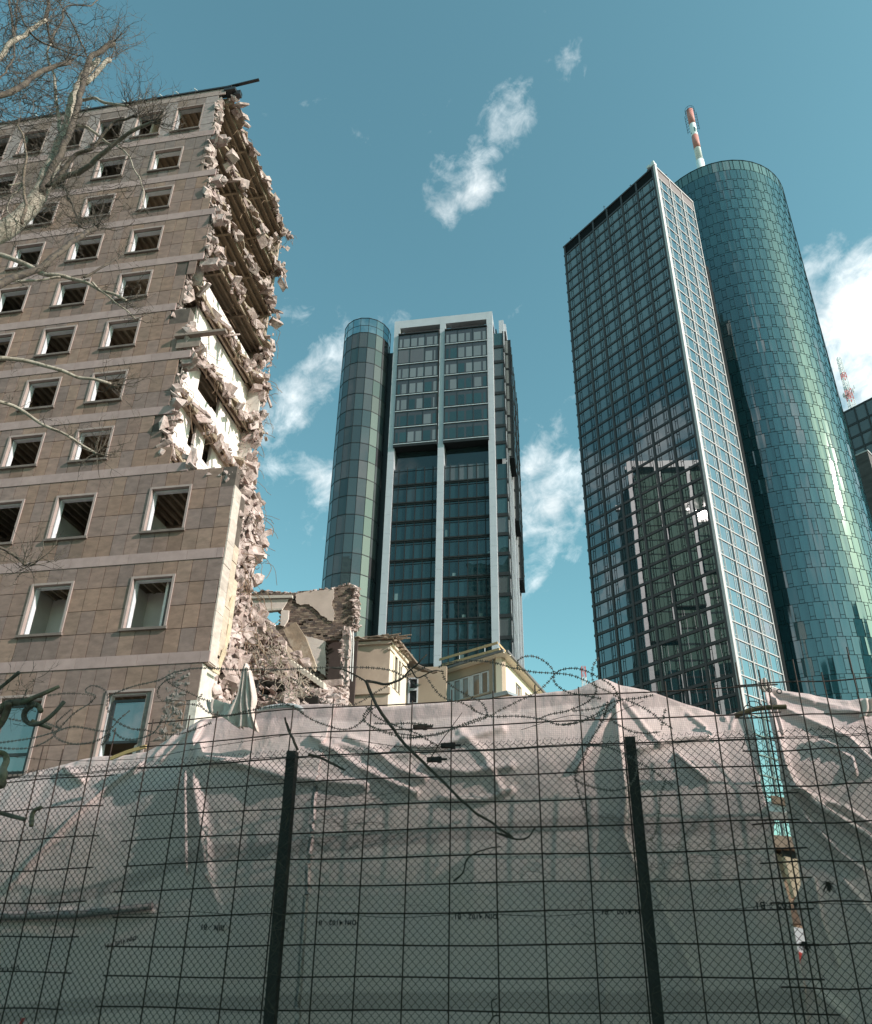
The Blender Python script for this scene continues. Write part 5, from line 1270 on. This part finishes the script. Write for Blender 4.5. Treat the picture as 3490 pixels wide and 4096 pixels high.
# ------------------------------------------------------------------ razor wire, barbed strands and caught branches
def T2_(*q): return [(1250+x/1.4708, 2000+y/1.4708) for x, y in q]
m_razor = mat('razor_steel', (.085, .066, .055), .6, .5, 30, metal=.2)
def wires():
    rnd = random.Random(17)
    groups = {
     'left': ('tangled razor wire coil in front of the office corner, left of the first post', [
        C3((280, 268), (400, 255), (510, 262), (560, 275), (550, 262), (510, 250), (505, 232), (540, 210), (600, 225), (635, 270), (630, 330), (650, 385), (700, 430), (780, 465), (850, 470), (930, 490), (1000, 497), (1080, 490), (1180, 455), (1240, 430)),
        C3((640, 275), (700, 245), (800, 210), (930, 180), (1000, 145), (1035, 130), (1030, 160), (985, 180), (1040, 220), (1110, 250), (1180, 285), (1230, 300)),
        C3((985, 172), (940, 215), (928, 260), (960, 300), (1040, 320), (1130, 320), (1180, 332)),
        C3((-30, 550), (120, 530), (230, 510), (330, 480), (440, 452), (600, 478), (660, 455), (700, 410), (760, 360)),
        C3((300, 450), (330, 515), (400, 548), (480, 552), (570, 535), (650, 490), (600, 560), (640, 470)),
        C3((-30, 575), (100, 582), (200, 570), (300, 520), (360, 450), (440, 370), (520, 320), (560, 280)),
        C3((30, 400), (140, 420), (260, 430), (310, 445), (370, 470), (330, 440), (360, 400), (420, 350)),
        C3((660, 470), (720, 520), (800, 525), (900, 490), (950, 420))]),
     'middle': ('long drooping razor wire coil between the two black posts', [
        C3((1035, 130), (1130, 110), (1250, 108), (1400, 118)) + C1((200, 190), (300, 188), (400, 190), (550, 181), (700, 178), (850, 176), (950, 180), (1050, 195), (1150, 240), (1200, 285)),
        C1((-60, 330), (-80, 380), (-40, 430), (20, 455), (100, 460), (200, 435), (330, 410), (450, 400), (540, 450)),
        C1((390, 187), (330, 205), (290, 240), (266, 290), (282, 330), (350, 360), (430, 390), (500, 420), (540, 455), (600, 490), (680, 520), (760, 542), (830, 530), (890, 482), (930, 430), (980, 400)),
        C1((470, 240), (520, 280), (600, 340), (700, 390), (800, 400), (870, 380), (950, 330), (1030, 285), (1110, 240), (1190, 205), (1270, 165)),
        C1((770, 190), (850, 230), (905, 262)),
        C1((1350, 190), (1370, 250), (1430, 300), (1500, 340), (1580, 380), (1612, 430), (1612, 465), (1560, 480), (1480, 510), (1400, 542), (1330, 572), (1240, 582), (1150, 592)),
        C1((880, 482), (960, 540), (1060, 572), (1150, 592), (1232, 584), (1190, 560), (1080, 520), (970, 470), (900, 400)),
        C1((1250, 220), (1330, 330), (1400, 370), (1470, 385), (1560, 440)),
        C1((950, 505), (1060, 510), (1170, 505), (1300, 520))]),
     'right': ('high looping razor wire coil reaching above the tarpaulin by the second post', [
        T2_((740, 985), (800, 960), (900, 948), (1000, 948), (1100, 965), (1200, 992), (1210, 945), (1260, 920), (1320, 925), (1380, 960), (1415, 1000), (1420, 1030), (1380, 1080), (1320, 1130), (1200, 1190), (1100, 1240), (1020, 1282), (900, 1325), (760, 1370), (640, 1392)),
        T2_((1420, 1030), (1460, 1002), (1530, 990), (1600, 1002), (1680, 1042), (1765, 1095)) + R2((280, 290)),
        T2_((1200, 992), (1300, 1012), (1430, 1020), (1520, 1030), (1600, 1060), (1680, 1100), (1765, 1140)) + R2((300, 300)),
        T2_((1685, 925), (1652, 980), (1648, 1050), (1672, 1110), (1652, 1160), (1600, 1200), (1500, 1242), (1400, 1262), (1330, 1290)),
        T2_((930, 1205), (960, 1242), (1060, 1275), (1200, 1272), (1350, 1290), (1450, 1322), (1560, 1310), (1690, 1250), (1765, 1190)),
        T2_((1420, 1030), (1430, 1080), (1500, 1130), (1600, 1150), (1700, 1170)),
        T2_((330, 1240), (350, 1210), (300, 1290), (420, 1360), (640, 1395), (720, 1440))]),
     'post': ('razor wire hanging in loose loops around the top of the second post', [
        R2((310, 290), (400, 330), (480, 380), (540, 430), (592, 465)), R2((220, 400), (270, 440), (350, 480), (430, 490), (520, 482)),
        R2((280, 290), (230, 350), (150, 390), (60, 420), (-60, 440)), R2((210, 300), (200, 360), (160, 450), (110, 530), (80, 610), (30, 700), (18, 760), (50, 880), (95, 1010)),
        R2((18, 762), (80, 795), (200, 825), (290, 820), (360, 770), (382, 680), (370, 600)), R2((550, 768), (520, 860), (512, 950), (490, 1080), (470, 1112)),
        R2((80, 565), (200, 570), (300, 610), (390, 662), (480, 712), (590, 795)), R2((0, 360), (100, 350), (180, 330), (280, 295), (380, 285), (470, 268)), R2((550, 345), (535, 400), (525, 470))])}
    for key, (lab, curves) in groups.items():
        T = thing('razor_wire', lab, 'razor wire', fpt(0, -.1, FH), 'razor wire coils along the fence top')
        for ci, c in enumerate(curves):
            v0 = rnd.uniform(-.16, .05); ph = rnd.uniform(0, 6); pts = [FX(x, y, v0+.09*math.sin(ph+i*.5)) for i, (x, y) in enumerate(c)]
            sm = catmull(pts, 7); b = MB(); b.tube(sm, .0030, 4, False)
            # evenly spaced double barbs
            acc = 0; nxt = .02
            for a, q in zip(sm, sm[1:]):
                L = (q-a).length; d = (q-a).normalized() if L > 1e-6 else Vector((1, 0, 0))
                while acc+L >= nxt:
                    p = a.lerp(q, (nxt-acc)/L); side = d.cross(FM.n); side = side.normalized() if side.length > .1 else Vector((0, 0, 1))
                    m = (side*math.cos(rnd.uniform(-.5, .5))+FM.n*rnd.uniform(-.5, .5)).normalized()
                    for o_ in (-.0075, .0075): b.obox(p+d*o_, m, d, m.cross(d), .0105, .0032, .001)
                    nxt += .043
                acc += L
            b.build('wire_loop', m_razor, T)
    for c, lab in ((C3((-60, 615), (200, 640), (400, 652), (640, 650), (900, 632), (1100, 592), (1300, 560), (1500, 530), (1700, 498)), 'barbed strand sagging across the left tarpaulin'),
                   (C1((480, 580), (640, 585), (800, 596), (950, 622), (1080, 640), (1250, 652), (1400, 640)), 'barbed strand sagging over the sunlit folds of the central tarpaulin'),
                   (R2((-300, 470), (0, 385), (200, 420), (260, 370), (420, 300)), 'barbed strand stretched left from the second post')):
        b = MB(); pts = catmull([FX(x, y, -.03) for x, y in c], 8); b.tube(pts, .0022, 4, False); acc = 0
        for i in range(2, len(pts)-1, 3):
            for _ in range(2): d = Vector((rnd.uniform(-1, 1), rnd.uniform(-.3, .3), rnd.uniform(-1, 1))).normalized()*.012; b.tube([pts[i]-d, pts[i]+d], .0013, 3)
        tag(b.build('barbed_wire', m_rust), lab, 'barbed wire', 'barbed strands on the fence')
    mb = mat('dark_twig_bark', (.045, .033, .025), .85, .3, 20)
    def branch(lab, curves, v=-.1):
        T = thing('fallen_branch', lab, 'branch', FX(*curves[0][0][0], v), 'branches caught in the fence')
        for pts, r0, r1 in curves:
            q = catmull([FX(x, y, v+.02*math.sin(i*2.1)) for i, (x, y) in enumerate(pts)], 5); b = MB(); n = len(q); rr = [(r0+(r1-r0)*i/n)*(1+.18*noise.noise(p*30)) for i, p in enumerate(q)]
            q = [p+Vector((noise.noise(p*14), 0, noise.noise(p*14+Vector((9, 0, 0)))))*.006 for p in q]; b.tube(q, rr, 6); b.build('stem', mb, T)
    branch('long dark forked branch hanging diagonally across the fence centre', [
        (C1((905, 255), (935, 330), (975, 415), (1040, 505), (1100, 590), (1172, 668), (1260, 755), (1350, 842), (1450, 942), (1550, 1032), (1640, 1090), (1700, 1135), (1765, 1172)) + [(1990, 3335), (2055, 3355), (2110, 3352), (2140, 3312)], .0125, .0055),
        (C1((905, 258), (860, 232), (790, 195), (700, 178)), .006, .003), (C1((905, 255), (960, 265), (1020, 276), (1100, 250), (1172, 188), (1230, 135), (1262, 100)), .011, .004), (C1((1172, 188), (1120, 165), (1110, 215)), .005, .002), (C1((1172, 188), (1210, 238), (1300, 195), (1360, 200)), .007, .003),
        (C1((1262, 745), (1330, 640), (1400, 540), (1470, 440)), .005, .002), (C1((1330, 640), (1300, 620), (1270, 640)), .003, .002)])
    branch('short thick dark stick lying against the chain link beside the first post', [(C1((565, 690), (640, 712), (780, 780)), .011, .008)], -.02)
    branch('split mossy stick standing on top of the first post', [(C1((428, 470), (450, 545), (480, 610), (500, 665)), .008, .012), (C1((440, 500), (475, 590)), .004, .003)], .03)
    branch('thin curved twig on the lower middle of the fence', [([(1815, 3525), (1850, 3495), (1870, 3440), (1910, 3408), (1960, 3395), (2005, 3385)], .0055, .0035)], -.02)
    branch('twiggy stem at the bottom of the fence right of centre', [([(1960, 4096), (1975, 4068), (1995, 4062)], .006, .004), ([(1972, 4070), (1970, 4010), (1990, 3995)], .004, .003)], -.02)
    T = thing('dry_vine', 'fine dry vine stems tangled through the chain link right of the first post', 'vine', FX(1400, 3300, 0))
    for (x0, x1, y0, y1, n, nm) in ((1170, 1560, 3050, 3400, 60, 0), (2560, 3000, 3280, 3560, 34, 0), (2900, 3300, 3150, 3300, 12, 0), (1560, 2500, 3100, 3700, 26, 0)):
        b = MB()
        for i in range(n):
            p = (rnd.uniform(x0, x1), rnd.uniform(y0, y1)); an = rnd.uniform(-.6, .9)+(3.14 if rnd.random() < .4 else 0); pts = [p]
            for k in range(rnd.choice((4, 6, 9))): an += rnd.uniform(-.45, .45); p = (p[0]+math.cos(an)*30, p[1]+math.sin(an)*26); pts.append(p)
            b.tube(catmull([FX(x, y, rnd.uniform(-.012, .05)) for x, y in pts], 3), rnd.uniform(.0007, .0016), 3)
        b.build('stem', mb, T)
wires()

# ------------------------------------------------------------------ trees
def bark(name, cols, moss=0):
    m = bpy.data.materials.new(name); m.use_nodes = True; t = NT(m.node_tree); b = t.n['Principled BSDF']; tc = t.add('ShaderNodeTexCoord').outputs['Object']
    n1 = t.noise(tc, 5.5, 5, .6, .3); n2 = t.noise(tc, 13, 4, .6)
    c = t.mix(t.mapr(n1, .47, .52), (*cols[0], 1), (*cols[1], 1)); c = t.mix(t.mapr(n2, .55, .6), c, (*cols[2], 1)); c = t.mix(t.mapr(t.noise(tc, 40, 4, .7), .3, .7, 0, .35), c, (.03, .025, .02, 1))
    t.put(b.inputs['Base Color'], c); b.inputs['Roughness'].default_value = .85
    bp = t.add('ShaderNodeBump'); bp.inputs['Distance'].default_value = .01; bp.inputs['Strength'].default_value = .8; t.put(bp.inputs['Height'], t.noise(tc, 22, 5, .6)); t.l.new(bp.outputs[0], b.inputs['Normal']); return m
BK = bark('plane_bark', ((.33, .285, .225), (.42, .37, .30), (.22, .185, .14)))
BK2 = bark('dark_bark', ((.085, .065, .05), (.12, .095, .07), (.05, .04, .035)))
BKM = bark('mossy_bark', ((.12, .085, .06), (.19, .14, .095), (.095, .08, .045)))
def twig(b, p, d, L, r, rnd, up=.25, depth=0, curl=.35):
    n = 5; pts = [p]; q = p.copy(); dd = d.copy()
    for i in range(n):
        dd = (dd + Vector((rnd.uniform(-curl, curl), rnd.uniform(-curl, curl), rnd.uniform(-curl, curl)+up*.4))).normalized(); q = q+dd*(L/n); pts.append(q)
    b.tube(pts, [r*(1-.16*i) for i in range(n+1)], 3, False)
    if depth < 2:
        for i in range(1, n+1):
            if rnd.random() < (.75 if depth == 0 else .5):
                s = (dd*.6+Vector((rnd.uniform(-1, 1), rnd.uniform(-1, 1), rnd.uniform(-.6, 1)))).normalized(); twig(b, pts[i], s, L*rnd.uniform(.25, .55), r*.6, rnd, up, depth+1, curl)
def Tt(*q): return [(x/2.3029, y/2.3022) for x, y in q]
def A1(*q): return [(x/1.3577, y/1.3577) for x, y in q]
def A2(*q): return [(x/1.3577, 1200+y/1.3577) for x, y in q]
def plane_tree():
    rnd = random.Random(23); root = aty(-760, 3830, 10); root.z = 0
    T = thing('plane_tree', 'bare plane tree with pale mottled trunk and pollarded limbs at the upper left', 'tree', root)
    def limb(pts, rp0, rp1, y0, y1, mt=BK, nm='limb', tw=0, tl=.7, along=0, pre=None, knob=0):
        n = len(pts); P_ = [aty(x, y, y0+(y1-y0)*i/(n-1)) for i, (x, y) in enumerate(pts)]
        if pre: P_ = pre+P_
        k = len(P_); sc = lambda p: (p-CAM).dot(FW)/F_
        q = catmull(P_, 6); N = len(q); rr = []
        for i, p in enumerate(q):
            f = i/(N-1); rr.append(.84*(rp0+(rp1-rp0)*f)/2.303*((P_[-1]-CAM).dot(FW)/F_)*(1+.10*noise.noise(p*5)))
        if knob: rr[-1] *= 1.25; rr[-2] *= 1.3
        b = MB(); b.tube([p+Vector((noise.noise(p*3), noise.noise(p*3+Vector((7, 0, 0))), noise.noise(p*3+Vector((0, 7, 0)))))*.035 for p in q], rr, 9); b.build(nm, mt, T, True)
        e = q[-1]; d = (q[-1]-q[-3]).normalized(); bt = MB(); c = 0
        for i in range(tw):
            s = (d*.7+Vector((rnd.uniform(-1, 1), rnd.uniform(-.8, .8), rnd.uniform(-.5, 1.2)))).normalized(); twig(bt, e+Vector((rnd.uniform(-.06, .06), 0, rnd.uniform(-.05, .05))), s, tl*rnd.uniform(.5, 1.25), .0075, rnd); c += 1
        for i in range(along):
            j = rnd.randrange(3, N); s = Vector((rnd.uniform(-1, 1), rnd.uniform(-.6, .6), rnd.uniform(-.8, 1))).normalized(); twig(bt, q[j], s, tl*rnd.uniform(.35, .95), .006, rnd, .15, 0, .5); c += 1
        if c: bt.build('twigs', BK2, T)
        return q
    base = [aty(-760, 3830, 10), aty(-650, 3000, 10), aty(-520, 2200, 9.9), aty(-330, 1500, 9.8)]
    limb(Tt((-250, 2350), (60, 2110), (200, 1990), (330, 1850), (420, 1680), (480, 1520), (560, 1330), (620, 1180), (660, 1000), (700, 850), (760, 720), (840, 620), (905, 550)), 95, 30, 9.8, 10.8, nm='trunk', tw=6, along=14, pre=base)
    D_ = BK2
    limb(Tt((380, 1780), (500, 1520), (590, 1340), (670, 1160), (715, 985), (755, 800), (800, 620), (830, 520), (925, 470), (1040, 385)), 32, 26, 10.0, 10.4, tw=22, tl=.95, along=10, mt=BK2, knob=1)
    limb(Tt((790, 760), (880, 680), (950, 600), (1010, 545)), 26, 20, 10.7, 11, tw=16, tl=.9, knob=1)
    limb(Tt((440, 1720), (560, 1620), (640, 1500), (700, 1430), (820, 1370), (900, 1300), (980, 1200), (1060, 1120), (1150, 1085), (1260, 1070)), 24, 12, 10, 9.6, mt=D_, tw=16, tl=.8, along=8, knob=1)
    limb(Tt((480, 1720), (620, 1620), (720, 1585), (820, 1520), (900, 1440), (1000, 1370), (1120, 1270), (1250, 1190), (1350, 1140), (1415, 1120)), 32, 15, 10, 9.2, mt=bark('grey_bark', ((.13, .11, .085), (.19, .165, .125), (.08, .07, .055))), tw=18, tl=.75, along=12, knob=1)
    limb(Tt((690, 1155), (780, 1165), (860, 1210), (920, 1260), (1000, 1320), (1080, 1340)), 18, 11, 10.7, 10.6, tw=6, tl=.6, along=4)
    limb(Tt((560, 1260), (540, 1120), (520, 900), (505, 720), (470, 620), (435, 520), (445, 440), (480, 400)), 16, 8, 10.6, 11.2, tw=8, along=10)
    limb(Tt((-150, 910), (0, 868), (130, 828), (250, 742), (350, 680), (450, 620), (560, 580), (630, 555)), 30, 20, 8.6, 9.2, mt=D_, tw=20, tl=.7, along=14, knob=1)
    limb(Tt((-100, 640), (0, 520), (60, 440), (130, 370), (230, 330), (330, 240), (432, 185)), 26, 20, 9.4, 10, tw=8, along=12)
    limb(Tt((432, 185), (440, 80), (450, -80)), 20, 14, 10, 10.3, mt=D_, along=6)
    limb(Tt((440, 180), (455, 300), (465, 400)), 14, 8, 10, 10.3, mt=D_, along=3, tw=3)
    limb(Tt((755, 922), (850, 905), (930, 925), (1020, 950), (1110, 965), (1185, 970)), 17, 12, 10.5, 10.2, tw=18, tl=.7, along=3, knob=1)
    limb(Tt((130, 365), (110, 200), (80, -40)), 13, 9, 9.8, 10.2, mt=D_, along=10)
    limb(Tt((135, 360), (150, 160), (165, -60)), 10, 7, 9.8, 10.4, mt=D_, along=8)
    limb(Tt((130, 400), (110, 560), (50, 660), (-60, 800)), 12, 8, 9.6, 9.2, mt=D_, along=8)
    limb(Tt((280, 310), (220, 200), (150, 30), (60, -40)), 10, 6, 9.8, 10.3, mt=D_, along=8)
    limb(Tt((280, 315), (370, 380), (460, 420), (560, 450), (680, 500), (800, 520)), 10, 6, 9.9, 10.4, mt=D_, tw=3, along=10)
    limb(Tt((800, 500), (740, 380), (660, 200), (590, 80), (500, -30)), 10, 6, 10.5, 10.9, mt=D_, along=14)
    limb(Tt((480, 400), (500, 300), (570, 200), (600, 60), (800, 50), (910, 0)), 11, 5, 10.3, 11, mt=D_, along=14)
    limb(Tt((215, 2060), (235, 1850), (212, 1650), (242, 1450), (232, 1310), (160, 1150)), 17, 8, 9.3, 9.2, mt=bark('brown_bark', ((.16, .12, .09), (.2, .155, .11), (.09, .07, .05))), along=16, tw=5)
    limb(Tt((535, 1670), (600, 1750), (650, 1850), (690, 1950), (725, 2080)), 14, 6, 10, 9.7, mt=D_, along=12, tw=6, tl=.5)
    limb(Tt((1085, 1340), (1180, 1430), (1240, 1550), (1290, 1650), (1325, 1760), (1330, 1910)), 10, 5, 10.4, 10.2, along=8, tw=4, tl=.4)
    limb(A1((-80, 1600), (0, 1545), (100, 1500), (220, 1450), (320, 1370), (400, 1310), (460, 1260), (518, 1240)), 38, 22, 8.4, 9.2, mt=D_, tw=18, tl=.65, along=10, knob=1)
    limb(A1((-40, 1370), (30, 1390), (150, 1440), (250, 1490), (350, 1505), (450, 1530), (550, 1570), (640, 1610), (685, 1635)), 30, 14, 9.2, 9.6, tw=14, tl=.55, along=12, knob=1)
    limb(A1((450, 1510), (560, 1450), (632, 1400)), 12, 10, 9.3, 9.5, mt=D_, tw=8, tl=.5)
    limb(A1((0, 1520), (100, 1525), (220, 1515), (330, 1505)), 14, 10, 9.1, 9.3, along=5)
    limb(A1((500, 1530), (560, 1580), (650, 1660), (745, 1730)), 13, 6, 9.4, 9.7, tw=4, tl=.4, along=5)
    limb(A2((-80, 320), (0, 310), (100, 320), (200, 345), (350, 390), (450, 425), (560, 450), (605, 460)), 26, 14, 8.8, 9.4, tw=16, tl=.6, along=7, knob=1)
    limb(A2((-80, 540), (0, 560), (80, 580), (180, 640), (280, 700), (380, 745), (450, 790), (525, 832)), 22, 12, 8.6, 9.2, tw=16, tl=.55, along=12, knob=1)
    limb(A2((-80, 1320), (0, 1350), (60, 1380), (145, 1442)), 20, 12, 8, 8.2, tw=16, tl=.5, along=6, mt=D_, knob=1)
    limb(A1((330, 985), (390, 1100), (420, 1200), (445, 1235)), 14, 8, 10, 9.5, mt=D_, tw=4, along=8)
    limb(Tt((80, 1700), (200, 1690), (60, 1900), (150, 2040)), 9, 6, 9.2, 9.4, along=10, tw=3)
    # fine background twigs filling the crown
    b = MB()
    for i in range(330):
        x, y = rnd.uniform(-60, 900), rnd.uniform(-60, 1150)
        if x > 620+.12*y and rnd.random() < .8: continue
        p = aty(x/2.303*1.0, y/2.303, rnd.uniform(9.2, 11)); twig(b, p, Vector((rnd.uniform(-1, 1), rnd.uniform(-.4, .4), rnd.uniform(-.8, 1))).normalized(), rnd.uniform(.5, 1.1), .0085, rnd, .1, 0, .55)
    for i in range(260):
        x, y = rnd.uniform(-40, 1250), rnd.uniform(1000, 2100)
        if x > 700 and rnd.random() < .55: continue
        p = aty(x/2.303, y/2.303, rnd.uniform(9, 10.4)); twig(b, p, Vector((rnd.uniform(-1, 1), rnd.uniform(-.4, .4), rnd.uniform(-1, .7))).normalized(), rnd.uniform(.4, .9), .006, rnd, 0, 0, .55)
    tag(b.build('fine_twigs', BK2, T), kind='stuff')
plane_tree()
def pollard():
    rnd = random.Random(4); T = thing('pollarded_tree', 'knobbly pollarded tree stump with mossy lopped limbs at the lower left edge', 'tree', (-4.2, 4.6, 0))
    def limb(pts, r0, r1, Y=4.4, mt=BKM, nm='limb'):
        q = catmull([aty(x, y, Y+.05*math.sin(i)) for i, (x, y) in enumerate(pts)], 7); n = len(q)
        rr = [.8*(r0+(r1-r0)*i/n)/1.47*(p-CAM).dot(FW)/F_*(1+.22*noise.noise(p*9)) for i, p in enumerate(q)]; b = MB(); b.tube(q, rr, 10); b.build(nm, mt, T, True)
    limb([(-260, 4096), (-200, 3600), (-120, 3250), (-60, 3150), (5, 3130)] , 90, 42, nm='trunk')
    limb(C3((-80, 300), (-20, 240), (30, 200), (112, 132)), 16, 13, mt=BK2)
    limb(C3((-60, 420), (0, 350), (60, 315), (150, 305), (190, 285), (260, 255), (348, 215)), 34, 12)
    limb(C3((130, 300), (170, 310), (225, 330), (240, 360)), 24, 18)
    limb(C3((200, 320), (150, 360), (145, 405), (185, 438), (250, 425), (320, 370), (376, 306)), 20, 14, mt=BK2)
    limb(C3((185, 420), (240, 440), (298, 462)), 18, 12)
    limb(C3((50, 310), (40, 360), (0, 440), (-60, 500)), 26, 22)
    limb(C3((-50, 600), (20, 610), (38, 650), (20, 700), (20, 740), (-10, 800)), 20, 26)
    limb(C3((-60, 930), (0, 958), (60, 975), (145, 998)), 16, 14, mt=BK2)
    limb(C3((235, 930), (210, 940), (190, 970), (184, 1035)), 14, 16, Y=5.1)
    limb(C3((225, 935), (240, 925)), 16, 10, Y=5.1)
    b = MB()
    for i in range(26): x, y = rnd.uniform(-20, 260), rnd.uniform(2700, 2900); twig(b, aty(x*.6, y, 4.4), Vector((rnd.uniform(-1, 1), 0, rnd.uniform(-1, 1))).normalized(), rnd.uniform(.08, .2), .002, rnd)
    b.build('twigs', BK2, T)
pollard()

# ------------------------------------------------------------------ things that shade the hoarding and are mirrored in the towers (behind the camera)
def street_behind():
    rnd = random.Random(2)
    def block(name, label, x, y, w, d, h, rot, col, wcol, fl=3.4, roof=True):
        P_ = Pl((x, y), rot); M = P_.M(); T = thing(name, label, 'building', (x, y, 0)); b = MB(M); b.box(0, w, 0, d, 0, h); b.build('wall', mat(name+'_wall_%d' % int(col[0]*1000), col, .85, .1, .5), T)
        z = 1.2
        while z < h-2:
            b = MB(M); u = .8
            while u < w-1.4:
                b.col = jit(wcol, .3, rnd)
                for (y0, y1) in ((-.04, -.01), (d+.01, d+.04)): b.box(u, u+1.4, y0, y1, z, z+1.7)
                u += 2.4
            v = .8
            while v < d-1.4:
                b.col = jit(wcol, .3, rnd)
                for (x0, x1) in ((-.04, -.01), (w+.01, w+.04)): b.box(x0, x1, v, v+1.4, z, z+1.7)
                v += 2.4
            z += fl; b.build('window_row', m_gd, T)
        b = MB(M); b.box(-.4, w+.4, -.4, d+.4, h, h+.5); b.build('roof', m_dark, T)
    block('shade_block', 'long unseen block added across the road behind the photographer to shade the hoarding', 34, -34, 60, 14, 43.75, 99, (.42, .36, .3), (.02, .04, .05))  # unseen, its height and place set so its shadow covers the lower tarpaulin
    block('reflection_tower', 'tall pale unseen tower added behind the photographer for reflections', -70, -150, 30, 30, 175, 100, (.32, .33, .34), (.02, .04, .05))  # this and the next two towers are unseen, added for reflections in the glass
    block('reflection_tower', 'dark unseen tower added behind the photographer for reflections, farther right', 45, -190, 34, 30, 150, 80, (.06, .07, .08), (.02, .04, .05))
    block('reflection_tower', 'brown unseen tower added right of the photographer for reflections', 185, 20, 30, 36, 110, 20, (.22, .18, .16), (.02, .04, .05))
    # bare street tree throwing dappled shade
    for (bx, by, lab, sd_) in ((6.6, 1.8, 'bare street tree just right of the photographer', 3),):
        rr = random.Random(sd_); T = thing('street_tree', lab, 'tree', (bx, by, 0)); p0 = Vector((bx, by, 0)); b = MB(); b.tube([p0, p0+Vector((.05, 0, 2.4))], [.17, .13], 9); b.build('trunk', BK, T)
        b = MB(); bt = MB()
        def grow(p, d, L, r, dep):
            pts = [p]; q = p
            for i in range(4): d = (d+Vector((rr.uniform(-.25, .25), rr.uniform(-.25, .25), rr.uniform(-.15, .25)))).normalized(); q = q+d*L/4; pts.append(q)
            (b if dep < 3 else bt).tube(pts, [r, r*.93, r*.86, r*.8, r*.72], 5 if dep < 3 else 3, False)
            if dep < 4:
                for k in range(3): grow(q if k else pts[2], (d+Vector((rr.uniform(-.8, .8), rr.uniform(-.8, .8), rr.uniform(-.4, .6)))).normalized(), L*.74, r*.62, dep+1)
        for k in range(5): a = k*1.256+rr.random(); grow(p0+Vector((0, 0, 2.3)), Vector((math.cos(a), math.sin(a), .9)).normalized(), 1.25, .07, 0)
        b.build('crown', BK2, T); tag(bt.build('twigs', BK2, T), kind='stuff')
street_behind()

def beyond_gap():
    PG = Pl(ondist(3150, 3500, 13), 98); T = thing('site_kiosk', 'tan rendered kiosk with a cornice seen low through the gap between tarpaulins', 'kiosk', PG.w(0, 0, 0))
    tan = mat('tan_kiosk_render', (.42, .30, .21), .9, .12, 2, .004); b = MB()
    pxpoly(b, PG, [(3060, 3410), (3320, 3440), (3400, 4300), (3040, 4300)], 0, 2.5); b.build('wall', tan, T)
    b = MB(); pxpoly(b, PG, [(3040, 3335), (3330, 3362), (3330, 3395), (3300, 3410), (3060, 3385)], -.25, 2.6); b.build('cornice', mat('brown_cornice', (.27, .19, .14), .8), T)
    b = MB(); pxpoly(b, PG, [(3128, 3395), (3180, 3400), (3186, 3436), (3134, 3430)], -.06, -.02); b.build('window', m_dark, T)
    b = MB(); pxpoly(b, PG, [(3140, 3425), (3200, 3440), (3215, 3600), (3180, 3590)], -.3, -.1); b.build('pilaster', mat('light_tan', (.55, .41, .29), .9), T)
    b = MB(); pxpoly(b, PG, [(3120, 3620), (3260, 3620), (3260, 3700), (3120, 3690)], -.4, -.05); b.build('plinth_moulding', mat('brown_moulding', (.16, .1, .07), .9), T)
    PA_ = Pl(ondist(3110, 3200, 17), 95); T = thing('white_awning', 'white awning edge with brown slatted vent above the tan kiosk in the gap', 'awning', PA_.w(0, 0, 0))
    b = MB(); pxpoly(b, PA_, [(3000, 3196), (3300, 3240), (3300, 3262), (3000, 3240)], -.3, .6); b.build('canopy', mat('awning_white', (.7, .72, .74), .6), T)
    b = MB(); pxpoly(b, PA_, [(3088, 3182), (3170, 3196), (3172, 3228), (3092, 3212)], -.4, -.32); b.build('slatted_vent', mat('vent_slats', (.18, .12, .08), .7, .3, 1, stretch=(1, 1, 60)), T)
    PS = Pl(ondist(3205, 3780, 7.6), 98); T = thing('warning_board', 'small white board with a red triangle low in the gap between tarpaulins', 'sign', PS.w(0, 0, 0))
    b = MB(); pxpoly(b, PS, [(3168, 3706), (3216, 3716), (3240, 3800), (3262, 3880), (3200, 3880), (3184, 3790)], 0, .012); b.build('board', mat('board_white', (.75, .76, .78), .5), T)
    b = MB(); pxpoly(b, PS, [(3196, 3806), (3226, 3822), (3202, 3856)], -.006, -.001); b.build('red_triangle', mat('board_red', (.5, .07, .06), .5), T)
    b = MB(); 
    rnd = random.Random(3); c = FX(3218, 3770, .06)
    for i in range(60): d = Vector((rnd.uniform(-1, 1), rnd.uniform(-.5, .5), rnd.uniform(-1.4, .8)))*.028; b.tube([c+d*.2, c+d+Vector((rnd.uniform(-.02, .02), 0, -.02))], .0022, 3)
    tag(b.build('dry_leaf_clump', mat('dark_leaf', (.03, .02, .015), .9)), 'dark clump of dry leaves caught on the mesh bars over the white board', 'leaf clump')
    b = MB(); c = FX(3312, 3530, .05)
    for i in range(60): d = Vector((rnd.uniform(-1, 1), rnd.uniform(-.5, .5), rnd.uniform(-1.4, .8)))*.03; b.tube([c+d*.2, c+d+Vector((rnd.uniform(-.02, .02), 0, -.02))], .0022, 3)
    tag(b.build('dry_leaf_clump', mat('dark_leaf', (.03, .02, .015), .9)), 'dark clump of dry leaves on the mesh right of the tan kiosk', 'leaf clump')
    b = MB(); q = [FX(x, y, .03) for x, y in ((118, 4048), (95, 4072), (72, 4100), (60, 4140))]; b.bar(q[1], q[3], .03, .004); o = tag(b.build('plastic_tape', mat('red_tape', (.6, .12, .12), .5)), 'red and white plastic tape scrap at the lower left corner of the fence', 'tape')
    b = MB(); b.bar(q[0], q[1], .026, .004); e = b.build('white_end', m_plaster, o)
beyond_gap()
